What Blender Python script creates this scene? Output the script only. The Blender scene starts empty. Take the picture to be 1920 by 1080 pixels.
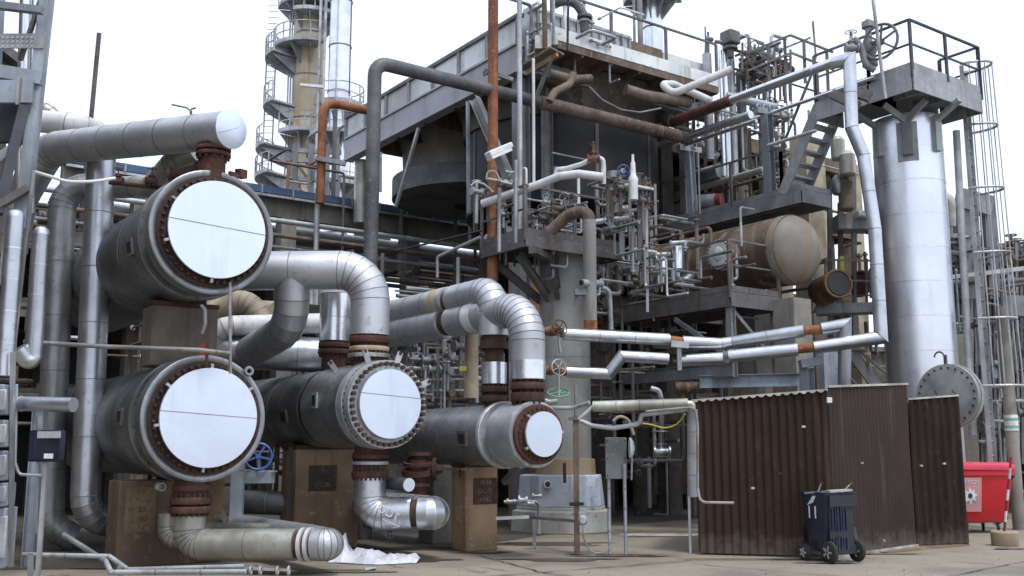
import bpy, math, random
from mathutils import Vector, Matrix
random.seed(7)
rad = math.radians
V = Vector
SC = bpy.context.scene
COL = SC.collection

# ---------------------------------------------------------------- camera
F = 1900.0; CX = 960.0; CY = 540.0
PITCH = math.atan(305 / F)
AZ = math.atan(1360 / math.hypot(F, 305))        # angle between the view and the plant's Y axis
CAM = V((0, 0, 1.6))
HF = V((math.sin(AZ), math.cos(AZ), 0))
RT = V((math.cos(AZ), -math.sin(AZ), 0))
FW = (HF * math.cos(PITCH) + V((0, 0, math.sin(PITCH)))).normalized()
UPV = RT.cross(FW)
cam_d = bpy.data.cameras.new('camera'); cam = bpy.data.objects.new('camera', cam_d); COL.objects.link(cam)
cam_d.sensor_width = 36; cam_d.lens = 36 * F / 1920; cam_d.clip_end = 2000; cam_d.clip_start = .1
cam.matrix_world = Matrix.Translation(CAM) @ Matrix((RT, UPV, -FW)).transposed().to_4x4()
SC.camera = cam

# ---------------------------------------------------------------- sky, sun, exposure
SUN_EL, SUN_AZ = rad(64), rad(150)      # azimuth measured from the view direction, clockwise
w = bpy.data.worlds.new('World'); SC.world = w; w.use_nodes = True
nt = w.node_tree; nt.nodes.clear()
sunh = HF * math.cos(SUN_AZ) + RT * math.sin(SUN_AZ)
sky = nt.nodes.new('ShaderNodeTexSky'); sky.sky_type = 'NISHITA'; sky.sun_disc = False
sky.sun_elevation = SUN_EL; sky.sun_rotation = math.atan2(sunh.x, sunh.y); sky.dust_density = 4
hs = nt.nodes.new('ShaderNodeHueSaturation'); hs.inputs['Saturation'].default_value = .45
mx = nt.nodes.new('ShaderNodeMix'); mx.data_type = 'RGBA'; mx.inputs[0].default_value = .72
mx.inputs[7].default_value = (9.8, 10.8, 12.9, 1)          # the white overcast layer
bg = nt.nodes.new('ShaderNodeBackground'); bg.inputs['Strength'].default_value = .1
ou = nt.nodes.new('ShaderNodeOutputWorld')
L = nt.links.new
L(sky.outputs[0], hs.inputs['Color']); L(hs.outputs[0], mx.inputs[6]); L(mx.outputs[2], bg.inputs[0]); L(bg.outputs[0], ou.inputs[0])
sd = bpy.data.lights.new('sun', 'SUN'); sd.energy = 1.5; sd.angle = rad(10); sd.color = (1, .97, .93)
sun = bpy.data.objects.new('sun', sd); COL.objects.link(sun)
sdir = (sunh * math.cos(SUN_EL) + V((0, 0, math.sin(SUN_EL)))).normalized()
sun.rotation_euler = sdir.to_track_quat('Z', 'Y').to_euler()
SC.view_settings.view_transform = 'Standard'; SC.view_settings.look = 'None'
SC.view_settings.exposure = 0.5; SC.view_settings.gamma = 1

# ---------------------------------------------------------------- measuring helpers
X = V((1, 0, 0)); Y = V((0, 1, 0)); Z = V((0, 0, 1))
def P(px, py, d): return CAM + FW * d + RT * ((px - CX) / F * d) + UPV * ((CY - py) / F * d)
def ray(px, py): return FW + RT * ((px - CX) / F) + UPV * ((CY - py) / F)
def G(px, py, z=0.0):
    r = ray(px, py); return CAM + r * ((z - CAM.z) / r.z)
def px_of(p):
    q = p - CAM; d = q.dot(FW); return CX + F * q.dot(RT) / d, CY - F * q.dot(UPV) / d
def dep(p): return (p - CAM).dot(FW)
def along(Q, dr, px=None, py=None):
    """the point on the line Q + t*dr that is seen at column px (or row py)"""
    q = Q - CAM
    if px is not None: k = (px - CX) / F; A = RT
    else: k = (CY - py) / F; A = UPV
    t = (k * q.dot(FW) - q.dot(A)) / (dr.dot(A) - k * dr.dot(FW))
    return Q + dr * t
def W(p): return p if isinstance(p, Vector) else P(*p)
def RR(rp, p): return rp / F * dep(W(p))

# ---------------------------------------------------------------- materials
MATS = {}
def mat(name, c1, c2=None, rough=.6, metal=0., scale=3., bump=.0, streak=None, streak_amt=.5, spots=None, rvar=.12, big=.6, splash=None):
    m = bpy.data.materials.new(name); m.use_nodes = True; n = m.node_tree; n.nodes.clear(); N = n.nodes.new; K = n.links.new
    o = N('ShaderNodeOutputMaterial'); b = N('ShaderNodeBsdfPrincipled'); K(b.outputs[0], o.inputs[0])
    tc = N('ShaderNodeTexCoord'); oi = N('ShaderNodeObjectInfo'); va = N('ShaderNodeVectorMath'); va.operation = 'MULTIPLY_ADD'
    K(oi.outputs['Random'], va.inputs[0]); va.inputs[1].default_value = (31, 17, 23); K(tc.outputs['Object'], va.inputs[2])
    def noise(s, det=5, r=.6, sc=None):
        t = N('ShaderNodeTexNoise'); t.inputs['Scale'].default_value = s; t.inputs['Detail'].default_value = det; t.inputs['Roughness'].default_value = r
        if sc:
            mp = N('ShaderNodeMapping'); mp.inputs['Scale'].default_value = sc; K(va.outputs[0], mp.inputs[0]); K(mp.outputs[0], t.inputs['Vector'])
        else: K(va.outputs[0], t.inputs['Vector'])
        return t.outputs['Fac']
    def ramp(f, a, bb):
        r = N('ShaderNodeMapRange'); r.inputs[1].default_value = a; r.inputs[2].default_value = bb; r.interpolation_type = 'SMOOTHSTEP'; K(f, r.inputs[0]); return r.outputs[0]
    def mixc(f, A, B):
        x = N('ShaderNodeMix'); x.data_type = 'RGBA'; K(f, x.inputs[0])
        for i, c in ((6, A), (7, B)):
            if isinstance(c, tuple): x.inputs[i].default_value = (*c, 1)
            else: K(c, x.inputs[i])
        return x.outputs[2]
    c2 = c2 or tuple(v * .75 for v in c1)
    n1 = noise(scale); col = mixc(ramp(n1, .36, .66), c1, c2)
    n0 = noise(scale * .3, 3)
    col = mixc(ramp(n0, .42, .7), col, tuple(v * big for v in c2)) if big < 1 else col
    if streak:
        s = noise(1.0, 4, .6, (scale * 3, scale * 3, .35)); f = ramp(s, .62 - .22 * streak_amt, .72); col = mixc(f, col, streak)
    if spots:
        s = noise(scale * 5, 6, .7); f = ramp(s, .56, .66); col = mixc(f, col, spots)
    if splash:      # dirt thrown up from the ground, on the lowest part of the sheet
        sx = N('ShaderNodeSeparateXYZ'); K(tc.outputs['Object'], sx.inputs[0]); ad = N('ShaderNodeMath'); ad.operation = 'MULTIPLY_ADD'; K(noise(scale * 4, 4), ad.inputs[0]); ad.inputs[1].default_value = -.75; K(sx.outputs[2], ad.inputs[2])
        col = mixc(ramp(ad.outputs[0], .0, -.36), col, splash)
    K(col, b.inputs['Base Color'])
    b.inputs['Metallic'].default_value = metal
    rr = N('ShaderNodeMapRange'); rr.inputs[3].default_value = max(0.05, rough - rvar); rr.inputs[4].default_value = min(1, rough + rvar); K(noise(scale * 2.2), rr.inputs[0]); K(rr.outputs[0], b.inputs['Roughness'])
    if bump:
        bp = N('ShaderNodeBump'); bp.inputs['Strength'].default_value = min(1, bump); bp.inputs['Distance'].default_value = .012
        K(noise(scale * 3.5, 5), bp.inputs['Height']); K(bp.outputs[0], b.inputs['Normal'])
    if name.startswith('corr'): b.inputs['Specular IOR Level'].default_value = .22
    MATS[name] = m; return m
mat('jacket', (.60, .625, .67), (.47, .49, .535), .36, .93, 2.0, .25, spots=(.40, .41, .43), big=.85)
mat('satin', (.56, .575, .60), (.46, .475, .50), .47, .8, 1.6, .2, spots=(.38, .38, .385), big=.9)
mat('cladding', (.78, .80, .84), (.68, .70, .74), .3, .9, .8, .25, streak=(.60, .61, .64), streak_amt=.5, big=.92)
mat('bright', (.80, .82, .85), (.68, .70, .74), .26, .9, 2.0, .15, big=.9)
mat('dull', (.34, .355, .37), (.25, .262, .275), .42, .75, 2.5, .3, streak=(.20, .195, .18), streak_amt=.5, spots=(.22, .21, .19))
mat('shell', (.29, .305, .31), (.19, .20, .205), .42, .8, 1.8, .3, streak=(.12, .11, .095), spots=(.13, .12, .11))
mat('cream', (.50, .50, .45), (.38, .38, .335), .45, .6, 3, .25, streak=(.30, .28, .20), spots=(.32, .31, .25))
mat('tan', (.42, .36, .26), (.32, .27, .19), .7, .05, 3, .3)
mat('disc', (.76, .82, .92), (.70, .76, .87), .36, .8, .9, .35, streak=(.64, .70, .80), streak_amt=.3, big=.96, rvar=.06)
mat('seam', (.25, .25, .26), (.17, .17, .175), .6, .4, 6)
mat('band', (.78, .79, .80), (.60, .61, .62), .3, .9, 6)
mat('galv', (.48, .50, .52), (.36, .38, .40), .5, .45, 3, .15, streak=(.27, .26, .24), spots=(.3, .29, .27))
mat('post', (.30, .31, .31), (.20, .20, .20), .65, .2, 3, .2, streak=(.20, .12, .07), spots=(.14, .11, .09))
mat('greysteel', (.155, .145, .15), (.115, .105, .105), .6, .15, 2.5, .2, streak=(.10, .075, .055), spots=(.19, .18, .18))
mat('midsteel', (.27, .28, .295), (.20, .21, .22), .6, .15, 2.5, .2, streak=(.16, .155, .15), spots=(.18, .17, .165))
mat('bluesteel', (.34, .39, .45), (.26, .30, .35), .55, .15, 2, .15, streak=(.24, .25, .26), spots=(.22, .22, .23))
mat('fascia', (.40, .41, .44), (.32, .33, .36), .55, .15, .7, .12, streak=(.27, .26, .25), big=.85)
mat('panel', (.72, .76, .76), (.62, .66, .66), .6, .05, 1.2, .12, streak=(.36, .37, .34), spots=(.42, .42, .4))
mat('rust', (.105, .042, .028), (.062, .027, .02), .8, .1, 5, .5, spots=(.16, .07, .042))
mat('rustdark', (.060, .032, .026), (.035, .02, .018), .75, .1, 5, .5, spots=(.11, .05, .035))
mat('darksteel', (.06, .065, .08), (.04, .045, .055), .6, .2, 3, .2)
mat('stepsteel', (.36, .38, .40), (.28, .30, .32), .55, .2, 2.5, .2, streak=(.22, .22, .225), spots=(.22, .22, .22))
mat('orange', (.30, .12, .05), (.19, .07, .035), .8, .05, 3, .4, streak=(.12, .05, .03), spots=(.36, .20, .11))
mat('brownpipe', (.17, .13, .10), (.10, .08, .065), .75, .1, 3, .4, streak=(.25, .13, .06), spots=(.24, .20, .16))
mat('darkpipe', (.13, .13, .135), (.085, .085, .09), .6, .2, 2.5, .25, spots=(.17, .165, .16))
mat('white', (.66, .66, .66), (.55, .55, .555), .55, 0, 4, .2, streak=(.42, .41, .39), streak_amt=.4, big=.85)
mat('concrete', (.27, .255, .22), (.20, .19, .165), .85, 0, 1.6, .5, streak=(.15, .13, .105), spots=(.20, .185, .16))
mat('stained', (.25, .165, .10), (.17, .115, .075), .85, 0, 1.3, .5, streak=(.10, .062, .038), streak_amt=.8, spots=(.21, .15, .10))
mat('darkconc', (.12, .10, .085), (.07, .06, .05), .9, 0, 1.5, .4, streak=(.05, .04, .03), spots=(.15, .13, .11))  # dark concrete; in the rear frames it carries deep shade as colour
mat('plinth', (.58, .64, .76), (.48, .53, .62), .8, 0, 1.8, .4, streak=(.27, .27, .28), spots=(.26, .25, .23))
mat('plinthlow', (.56, .56, .53), (.44, .44, .41), .85, 0, 2, .4, spots=(.22, .19, .16))
mat('ochre', (.47, .40, .30), (.38, .30, .20), .75, .05, 1.0, .2, streak=(.30, .14, .05), streak_amt=1.0)
mat('vessel', (.36, .36, .34), (.28, .28, .265), .65, .15, 1.0, .2, streak=(.21, .185, .145), spots=(.24, .23, .21))
mat('drum', (.34, .33, .29), (.27, .25, .21), .6, .1, 1.4, .3, streak=(.30, .15, .06), streak_amt=.6, spots=(.22, .17, .12))
mat('drumhead', (.29, .27, .225), (.21, .20, .17), .6, .1, 1.1, .4, streak=(.27, .15, .075), streak_amt=.9, spots=(.22, .19, .155))
mat('drumbody', (.17, .12, .085), (.11, .07, .045), .75, .05, 1.5, .4, streak=(.23, .20, .16), streak_amt=.7, spots=(.12, .07, .045))
mat('dirtyconc', (.155, .135, .11), (.10, .085, .07), .9, 0, 1.6, .5, streak=(.07, .045, .03), streak_amt=.7, spots=(.13, .115, .095))
mat('tanpier', (.36, .245, .15), (.26, .175, .105), .85, 0, 1.6, .5, streak=(.16, .09, .05), streak_amt=.7, spots=(.30, .24, .17))
mat('paleochre', (.56, .50, .38), (.48, .41, .30), .75, .05, 1.0, .2, streak=(.42, .27, .15), streak_amt=.7)
mat('drumrust', (.22, .11, .06), (.12, .06, .04), .8, .05, 3, .4, spots=(.33, .22, .13))
mat('paleblind', (.50, .54, .51), (.42, .45, .42), .65, .05, 4, .3, spots=(.30, .30, .27))
mat('blindgrey', (.38, .38, .38), (.31, .31, .31), .6, .2, 4, .2)
mat('black', (.012, .012, .014), (.02, .02, .022), .6, 0, 3)
mat('boltdark', (.05, .03, .025), (.09, .05, .035), .7, .3, 8)
mat('boltlight', (.40, .39, .37), (.22, .19, .17), .55, .5, 8)
mat('corr', (.034, .019, .012), (.026, .0145, .0095), .66, .0, 1.2, .12, streak=(.046, .029, .021), streak_amt=.4, spots=(.040, .026, .019), splash=(.085, .07, .055))
mat('corrgrey', (.043, .028, .023), (.035, .023, .019), .66, .0, 1.2, .12, streak=(.07, .053, .047), streak_amt=.3, splash=(.09, .076, .062))
mat('corredge', (.50, .49, .46), (.35, .33, .30), .8, 0, 5, .3)
mat('binblue', (.010, .020, .060), (.008, .014, .04), .42, 0, 4, .2, spots=(.024, .03, .055), splash=(.06, .06, .06))
mat('binblack', (.014, .016, .022), (.022, .025, .034), .5, 0, 4, .1)
mat('rubber', (.018, .018, .018), (.03, .028, .026), .8, 0, 6, .2)
mat('red', (.52, .009, .018), (.43, .008, .015), .45, 0, 2, .15, big=.85, spots=(.40, .02, .025), splash=(.25, .05, .04))
mat('redlid', (.62, .045, .09), (.52, .03, .07), .5, 0, 3, .2, big=.9)
mat('pinksign', (.60, .30, .31), (.52, .26, .27), .6, 0, 3)
mat('paint', (.74, .75, .76), (.55, .56, .57), .6, 0, 9, .1)
mat('bluewheel', (.03, .09, .28), (.025, .06, .18), .45, .1, 8, .2)
mat('bluetray', (.075, .13, .24), (.055, .09, .16), .5, .2, 1.2, .15, spots=(.12, .15, .19))
mat('junction', (.012, .018, .045), (.02, .025, .05), .4, .1, 5)
mat('cabinet', (.20, .225, .23), (.15, .165, .165), .6, .1, 3, .15, spots=(.24, .24, .23))
mat('redend', (.22, .035, .035), (.14, .03, .03), .6, 0, 6)
mat('redpaint', (.38, .03, .02), (.25, .03, .02), .6, 0, 6)
mat('green', (.16, .42, .27), (.12, .30, .2), .6, 0, 6)
mat('yellow', (.62, .55, .06), (.5, .42, .04), .6, 0, 6)
mat('lampface', (.72, .74, .70), (.6, .62, .6), .3, 0, 6)
mat('stencil', (.30, .25, .14), (.10, .08, .05), .8, 0, 14)
mat('sheet', (.62, .63, .68), (.50, .51, .56), .55, 0, 5, .6)

# ---------------------------------------------------------------- mesh builder
class MB:
    def __init__(s): s.v = []; s.f = []; s.m = []; s.mats = []
    def mi(s, m):
        if m not in s.mats: s.mats.append(m)
        return s.mats.index(m)
    def add(s, vs, fs, m):
        o = len(s.v); s.v += [V(p) for p in vs]; k = s.mi(m)
        for f in fs: s.f.append([i + o for i in f]); s.m.append(k)
        return s
    def rings(s, rings, ms, cap0=True, cap1=True):
        n = len(rings[0]); o = len(s.v)
        for r in rings: s.v += r
        for i in range(len(rings) - 1):
            k = s.mi(ms[i] if isinstance(ms, list) else ms)
            for j in range(n):
                a = o + i * n + j; b = o + i * n + (j + 1) % n
                s.f.append([a, b, b + n, a + n]); s.m.append(k)
        if cap0: s.f.append([o + j for j in range(n)][::-1]); s.m.append(s.mi(ms[0] if isinstance(ms, list) else ms))
        if cap1: q = o + (len(rings) - 1) * n; s.f.append([q + j for j in range(n)]); s.m.append(s.mi(ms[-1] if isinstance(ms, list) else ms))
        return s
    def box(s, c, a, b, h, m, ax=X, ay=Y, az=Z):
        c = W(c); vs = [c + ax * (i * a / 2) + ay * (j * b / 2) + az * (k * h / 2) for k in (-1, 1) for i, j in ((-1, -1), (1, -1), (1, 1), (-1, 1))]
        return s.add(vs, [(3, 2, 1, 0), (4, 5, 6, 7), (0, 1, 5, 4), (1, 2, 6, 5), (2, 3, 7, 6), (3, 0, 4, 7)], m)
    def bar(s, p0, p1, w, h, m, up=Z):
        p0 = W(p0); p1 = W(p1); d = (p1 - p0); l = d.length; d = d / l
        if abs(d.dot(up)) > .98: up = Y if abs(d.dot(Y)) < .9 else X
        sd_ = d.cross(up).normalized(); u = sd_.cross(d)
        return s.box((p0 + p1) / 2, l, w, h, m, d, sd_, u)
    def hbeam(s, p0, p1, w, h, m, up=Z, t=.012):
        p0 = W(p0); p1 = W(p1); d = (p1 - p0).normalized()
        if abs(d.dot(up)) > .98: up = Y
        sd_ = d.cross(up).normalized(); u = sd_.cross(d)
        s.bar(p0 + u * (h / 2 - t / 2), p1 + u * (h / 2 - t / 2), w, t, m, u); s.bar(p0 - u * (h / 2 - t / 2), p1 - u * (h / 2 - t / 2), w, t, m, u)
        return s.bar(p0, p1, t, h - 2 * t - .002, m, u)
    def prism(s, pts, off, m):
        n = len(pts); vs = [V(p) for p in pts] + [V(p) + off for p in pts]
        return s.add(vs, [tuple(range(n))[::-1], tuple(range(n, 2 * n))] + [(i, (i + 1) % n, (i + 1) % n + n, i + n) for i in range(n)], m)
    def frame(s, ax):
        ax = ax.normalized(); a = Z if abs(ax.z) < .9 else X
        u = ax.cross(a).normalized(); return ax, u, ax.cross(u)
    def lathe(s, c, ax, prof, m, seg=32, cap0=True, cap1=True, ph=0):
        c = W(c); ax, u, v_ = s.frame(ax)
        rg = [[c + ax * t + (u * math.cos(2 * math.pi * j / seg + ph) + v_ * math.sin(2 * math.pi * j / seg + ph)) * max(r, 1e-4) for j in range(seg)] for t, r in prof]
        return s.rings(rg, m, cap0, cap1)
    def cyl(s, p0, p1, r, m, seg=12, r1=None):
        p0 = W(p0); p1 = W(p1); l = (p1 - p0).length
        return s.lathe(p0, p1 - p0, [(0, r), (l, r if r1 is None else r1)], m, seg)
    def bolts(s, c, ax, R, n, br, bl, m, ph=0):
        c = W(c); ax, u, v_ = s.frame(ax)
        for k in range(n):
            a = 2 * math.pi * (k + .5) / n + ph; q = c + (u * math.cos(a) + v_ * math.sin(a)) * R
            s.lathe(q - ax * bl / 2, ax, [(0, br), (bl, br)], m, 6)
        return s
    def torus(s, c, ax, R, r, m, seg=24, sg=8):
        c = W(c); ax, u, v_ = s.frame(ax); o = len(s.v); k = s.mi(m)
        for i in range(seg):
            a = 2 * math.pi * i / seg; dr = u * math.cos(a) + v_ * math.sin(a)
            for j in range(sg):
                b = 2 * math.pi * j / sg; s.v.append(c + dr * (R + r * math.cos(b)) + ax * (r * math.sin(b)))
        for i in range(seg):
            for j in range(sg):
                s.f.append([o + i * sg + j, o + ((i + 1) % seg) * sg + j, o + ((i + 1) % seg) * sg + (j + 1) % sg, o + i * sg + (j + 1) % sg]); s.m.append(k)
        return s
    def arc(s, c, ax, R, r, a0, a1, m, seg=14, u0=None):
        c = W(c); ax, u, v_ = s.frame(ax)
        if u0 is not None: u = u0.normalized(); v_ = ax.cross(u)
        return s.pipe([c + (u * math.cos(a0 + (a1 - a0) * i / seg) + v_ * math.sin(a0 + (a1 - a0) * i / seg)) * R for i in range(seg + 1)], r, m, seam=None, bend=0, seg=6)
    def pipe(s, pts, r, m='jacket', seam='seam', bend=None, nb=6, gap=.9, seg=20, w=.006, e=.004, joint=True, capm=None, first=None):
        pts = [W(p) for p in pts]
        if bend is None: bend = r * 2.6
        q = []                                   # (point, is_seam)
        n = len(pts)
        ends = []
        for i in range(1, n - 1):
            d1 = (pts[i] - pts[i - 1]); d2 = (pts[i + 1] - pts[i]); l1 = d1.length; l2 = d2.length; d1 = d1 / l1; d2 = d2 / l2
            th = d1.angle(d2)
            if th < .02 or bend <= 0: ends.append([(pts[i], joint and bend > 0)]); continue
            t = min(bend * math.tan(th / 2), .47 * l1, .47 * l2); R = t / math.tan(th / 2)
            a = pts[i] - d1 * t; nrm = (d2 - d1 * d1.dot(d2)).normalized(); c = a + nrm * R
            k = max(1, int(round(nb * th / 1.57)))
            if k == 1: ends.append([(pts[i], joint)]); continue
            ends.append([(c + (-nrm * math.cos(th * j / k) + d1 * math.sin(th * j / k)) * R, joint or j in (0, k)) for j in range(k + 1)])
        cur = pts[0]; q.append((cur, False))
        for i in range(n - 1):
            nx = ends[i][0][0] if i < n - 2 else pts[-1]
            L_ = (nx - cur).length; kk = int(L_ / gap + .35) if seam else 0
            for j in range(1, kk): q.append((cur + (nx - cur) * (j / kk), True))
            if i < n - 2:
                q += ends[i]; cur = ends[i][-1][0]
            else: q.append((pts[-1], False))
        q = [z for i, z in enumerate(q) if i == 0 or (z[0] - q[i - 1][0]).length > 1e-4]
        rings = []; ms = []; u = None
        for i, (p, sm) in enumerate(q):
            d1 = (p - q[i - 1][0]).normalized() if i else (q[1][0] - p).normalized()
            d2 = (q[i + 1][0] - p).normalized() if i < len(q) - 1 else d1
            t = (d1 + d2).normalized(); h = max(.5, t.dot(d1))
            if u is None: u = s.frame(t)[1]
            u = (u - t * u.dot(t)).normalized(); v_ = t.cross(u)
            st = (d2 - d1); sl = st.length
            st = st / sl if sl > 1e-4 else None
            def ring(c, r_):
                out = []
                for j in range(seg):
                    a = 2 * math.pi * j / seg; o = (u * math.cos(a) + v_ * math.sin(a)) * r_
                    if st is not None:
                        st2 = (st - t * st.dot(t)); o = o + st2.normalized() * o.dot(st2.normalized()) * (1 / h - 1)
                    out.append(c + o)
                return out
            if sm and seam:
                rings += [ring(p - d1 * w, r), ring(p - d1 * w, r + e), ring(p + d2 * w, r + e), ring(p + d2 * w, r)]
                ms += [m, seam, seam, seam]      # material of the span that ENDS at each ring
            else:
                rings.append(ring(p, r)); ms.append(m)
        mm = ms[1:]
        if first: mm[0] = first
        return s.rings(rings, mm)
    def elbow_end(s): return s
    def flange(s, c, ax, r, th, m, n=0, br=None, bm='boltdark', bl=None):
        c = W(c); s.lathe(c - ax.normalized() * th / 2, ax, [(0, r * .985), (th * .1, r), (th * .9, r), (th, r * .985)], m, 36)
        if n: s.bolts(c, ax, r * .87, n, br or r * .05, bl or th + .05, bm)
        return s
    def text(s, body, c, right, up, size, m, depth=.004):
        cu = bpy.data.curves.new('t', 'FONT'); cu.body = body; cu.size = size; cu.extrude = depth / 2; cu.align_x = 'CENTER'; cu.align_y = 'CENTER'
        ob = bpy.data.objects.new('t', cu); COL.objects.link(ob); dg = bpy.context.evaluated_depsgraph_get(); me = bpy.data.meshes.new_from_object(ob.evaluated_get(dg))
        right = right.normalized(); up = up.normalized(); nn = right.cross(up); c = W(c)
        s.add([c + right * v.co.x + up * v.co.y + nn * v.co.z for v in me.vertices], [tuple(p.vertices) for p in me.polygons], m)
        bpy.data.objects.remove(ob); bpy.data.meshes.remove(me); bpy.data.curves.remove(cu); return s
    def build(s, name, origin=None, parent=None, bevel=0, angle=38):
        if origin is None:
            xs = [p.x for p in s.v]; ys = [p.y for p in s.v]; zs = [p.z for p in s.v]
            origin = V(((min(xs) + max(xs)) / 2, (min(ys) + max(ys)) / 2, min(zs)))
        me = bpy.data.meshes.new(name); me.from_pydata([tuple(p - origin) for p in s.v], [], s.f); me.update()
        for k in s.mats: me.materials.append(MATS[k])
        me.polygons.foreach_set('material_index', s.m); me.polygons.foreach_set('use_smooth', [True] * len(s.f))
        me.set_sharp_from_angle(angle=rad(angle))
        o = bpy.data.objects.new(name, me); COL.objects.link(o)
        if parent is not None: o.parent = parent
        else: o.location = origin
        if bevel:
            b = o.modifiers.new('bevel', 'BEVEL'); b.width = bevel; b.segments = 2; b.limit_method = 'ANGLE'; b.angle_limit = rad(40)
        return o
class Thing:
    def __init__(s, name, label, cat, origin, group=None):
        s.o = bpy.data.objects.new(name, None); COL.objects.link(s.o); s.org = W(origin).copy(); s.o.location = s.org; s.o.empty_display_size = .1
        s.o['label'] = label; s.o['category'] = cat
        if group: s.o['group'] = group
    def part(s, name, mb, parent=None, label=None, **kw):
        o = mb.build(name, s.org, parent or s.o, **kw)
        if label: o['label'] = label
        return o
def one(name, label, cat, mb, group=None, kind=None, **kw):
    o = mb.build(name, **kw)
    if kind: o['kind'] = kind
    if label: o['label'] = label
    if cat: o['category'] = cat
    if group: o['group'] = group
    return o
def kids(o): return [c for c in bpy.data.objects if c.parent == o]
def copy_tree(o, parent=None, loc=None, rz=None, label=None):
    c = o.copy(); COL.objects.link(c)
    if parent: c.parent = parent
    for ch in kids(o): copy_tree(ch, c)
    if loc is not None: c.location = loc
    if rz is not None: c.rotation_euler = (0, 0, rz)
    if label: c['label'] = label
    return c
def pipe(label, pts, rp=None, r=None, m='jacket', name='pipe', cat='pipe', group=None, **kw):
    if r is None: r = RR(rp, pts[0])
    mb = MB(); mb.pipe(pts, r, m, **kw); return one(name, label, cat, mb, group)
def wheel_mb(c, ax, R, m, r=None, spokes=5, hub=None):
    mb = MB(); r = r or R * .07; mb.torus(c, ax, R, r, m); c = W(c); ax_, u, v_ = mb.frame(ax)
    for k in range(spokes):
        a = 2 * math.pi * k / spokes + .4; mb.bar(c + (u * math.cos(a) + v_ * math.sin(a)) * R * .15, c + (u * math.cos(a) + v_ * math.sin(a)) * R, r * 1.3, r * .9, m, ax_)
    mb.lathe(c - ax_ * r * 1.2, ax_, [(0, R * .2), (r * 2.4, R * .2)], m, 12); return mb
def valve(label, c, ax, stem, r, m='rust', wm='rust', wr=None, L=None, group=None, wax=None, name='gate_valve', cat='valve', wdist=None):
    """body on the line axis ax, bonnet and handwheel along stem"""
    c = W(c); ax = ax.normalized(); stem = stem.normalized(); L = L or r * 3.4; wr = wr or r * 1.6; wd = wdist or r * 4.2
    T = Thing(name, label, cat, c - Z * r, group)
    b = MB(); b.lathe(c - ax * L / 2, ax, [(0, r * 1.35), (L * .1, r * 1.35), (L * .1, r * .85), (L * .3, r * .95), (L * .5, r * 1.15), (L * .7, r * .95), (L * .9, r * .85), (L * .9, r * 1.35), (L, r * 1.35)], m, 16)
    b.lathe(c, stem, [(0, r * .95), (r * 1.5, r * .8), (r * 1.5, r * 1.15), (r * 1.8, r * 1.15), (r * 1.8, r * .6), (r * 2.5, r * .3)], m, 14)
    b.bolts(c + stem * r * 1.65, stem, r * 1.0, 6, r * .1, r * .5, 'boltdark'); T.part('valve_body', b)
    b = MB(); _, u, v_ = b.frame(stem)
    for k in (-1, 1): b.bar(c + stem * r * 1.8 + u * (k * r * .5), c + stem * wd * .95 + u * (k * r * .22), r * .16, r * .2, m, v_)
    b.cyl(c + stem * r * 1.8, c + stem * (wd + r * .7), r * .12, 'boltlight', 8); T.part('valve_stem', b)
    T.part('handwheel', wheel_mb(c + stem * wd, stem, wr, wm)); return T
def railing(T, path_, h=1.1, m='greysteel', spacing=1.5, pr=.03, mid=True, close=False, name='railing', flat=True, posts=None):
    """handrail and knee rail in one mesh, every post its own mesh"""
    b = MB(); pts = [W(p) for p in path_]
    for k in ((h,) if not mid else (h, h * .52)):
        for a, c in zip(pts, pts[1:]): b.bar(a + Z * k, c + Z * k, .045 if k == h else .035, .045 if k == h else .035, m)
    T.part('handrail', b)
    for a, c in zip(pts, pts[1:]):
        L_ = (c - a).length; n = max(1, int(round(L_ / spacing)))
        for i in range(n + 1):
            if i == n and c is not pts[-1]: continue
            q = a + (c - a) * (i / n); d = (c - a).normalized()
            T.part('rail_post', MB().bar(q - Z * .12, q + Z * h, pr * 1.3, pr * 2.6, m, d))
def platform(name, label, pts, z_top, fh=.26, m='greysteel', rails=None, h=1.1, spacing=1.5, cat='platform', deckm='greysteel', toe=.12, beams=True):
    """pts: corners at deck height"""
    pts = [V((p.x, p.y, z_top)) for p in pts]; c = sum(pts, V((0, 0, 0))) / len(pts)
    T = Thing(name, label, cat, V((c.x, c.y, z_top - fh)))
    b = MB(); b.prism([p - Z * .045 + (c - p).normalized() * .03 for p in pts], Z * .04, deckm)
    if beams:
        a0, a1, a2, a3 = pts[0], pts[1], pts[2], pts[-1]
        n = max(2, int((a1 - a0).length / .8))
        for i in range(1, n): q = a0 + (a1 - a0) * (i / n); q2 = a3 + (a2 - a3) * (i / n) if len(pts) == 4 else q + (c - q) * 1.6; b.bar(q - Z * .13, q2 - Z * .13, .05, .15, m)
    T.part('deck', b)
    b = MB()
    for i in range(len(pts)):
        p, q = pts[i], pts[(i + 1) % len(pts)]; d = (q - p).normalized(); s_ = d.cross(Z)
        b.bar(p + Z * (-fh * .5) + s_ * .01, q + Z * (-fh * .5) + s_ * .01 - d * .03, .03, fh, m)
        b.bar(p + Z * (toe / 2 + .012) + s_ * .004, q + Z * (toe / 2 + .012) + s_ * .004 - d * .03, .012, toe, m)
    T.part('edge_beam', b)
    if rails: railing(T, [pts[i] for i in rails], h, m, spacing)
    return T

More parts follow.
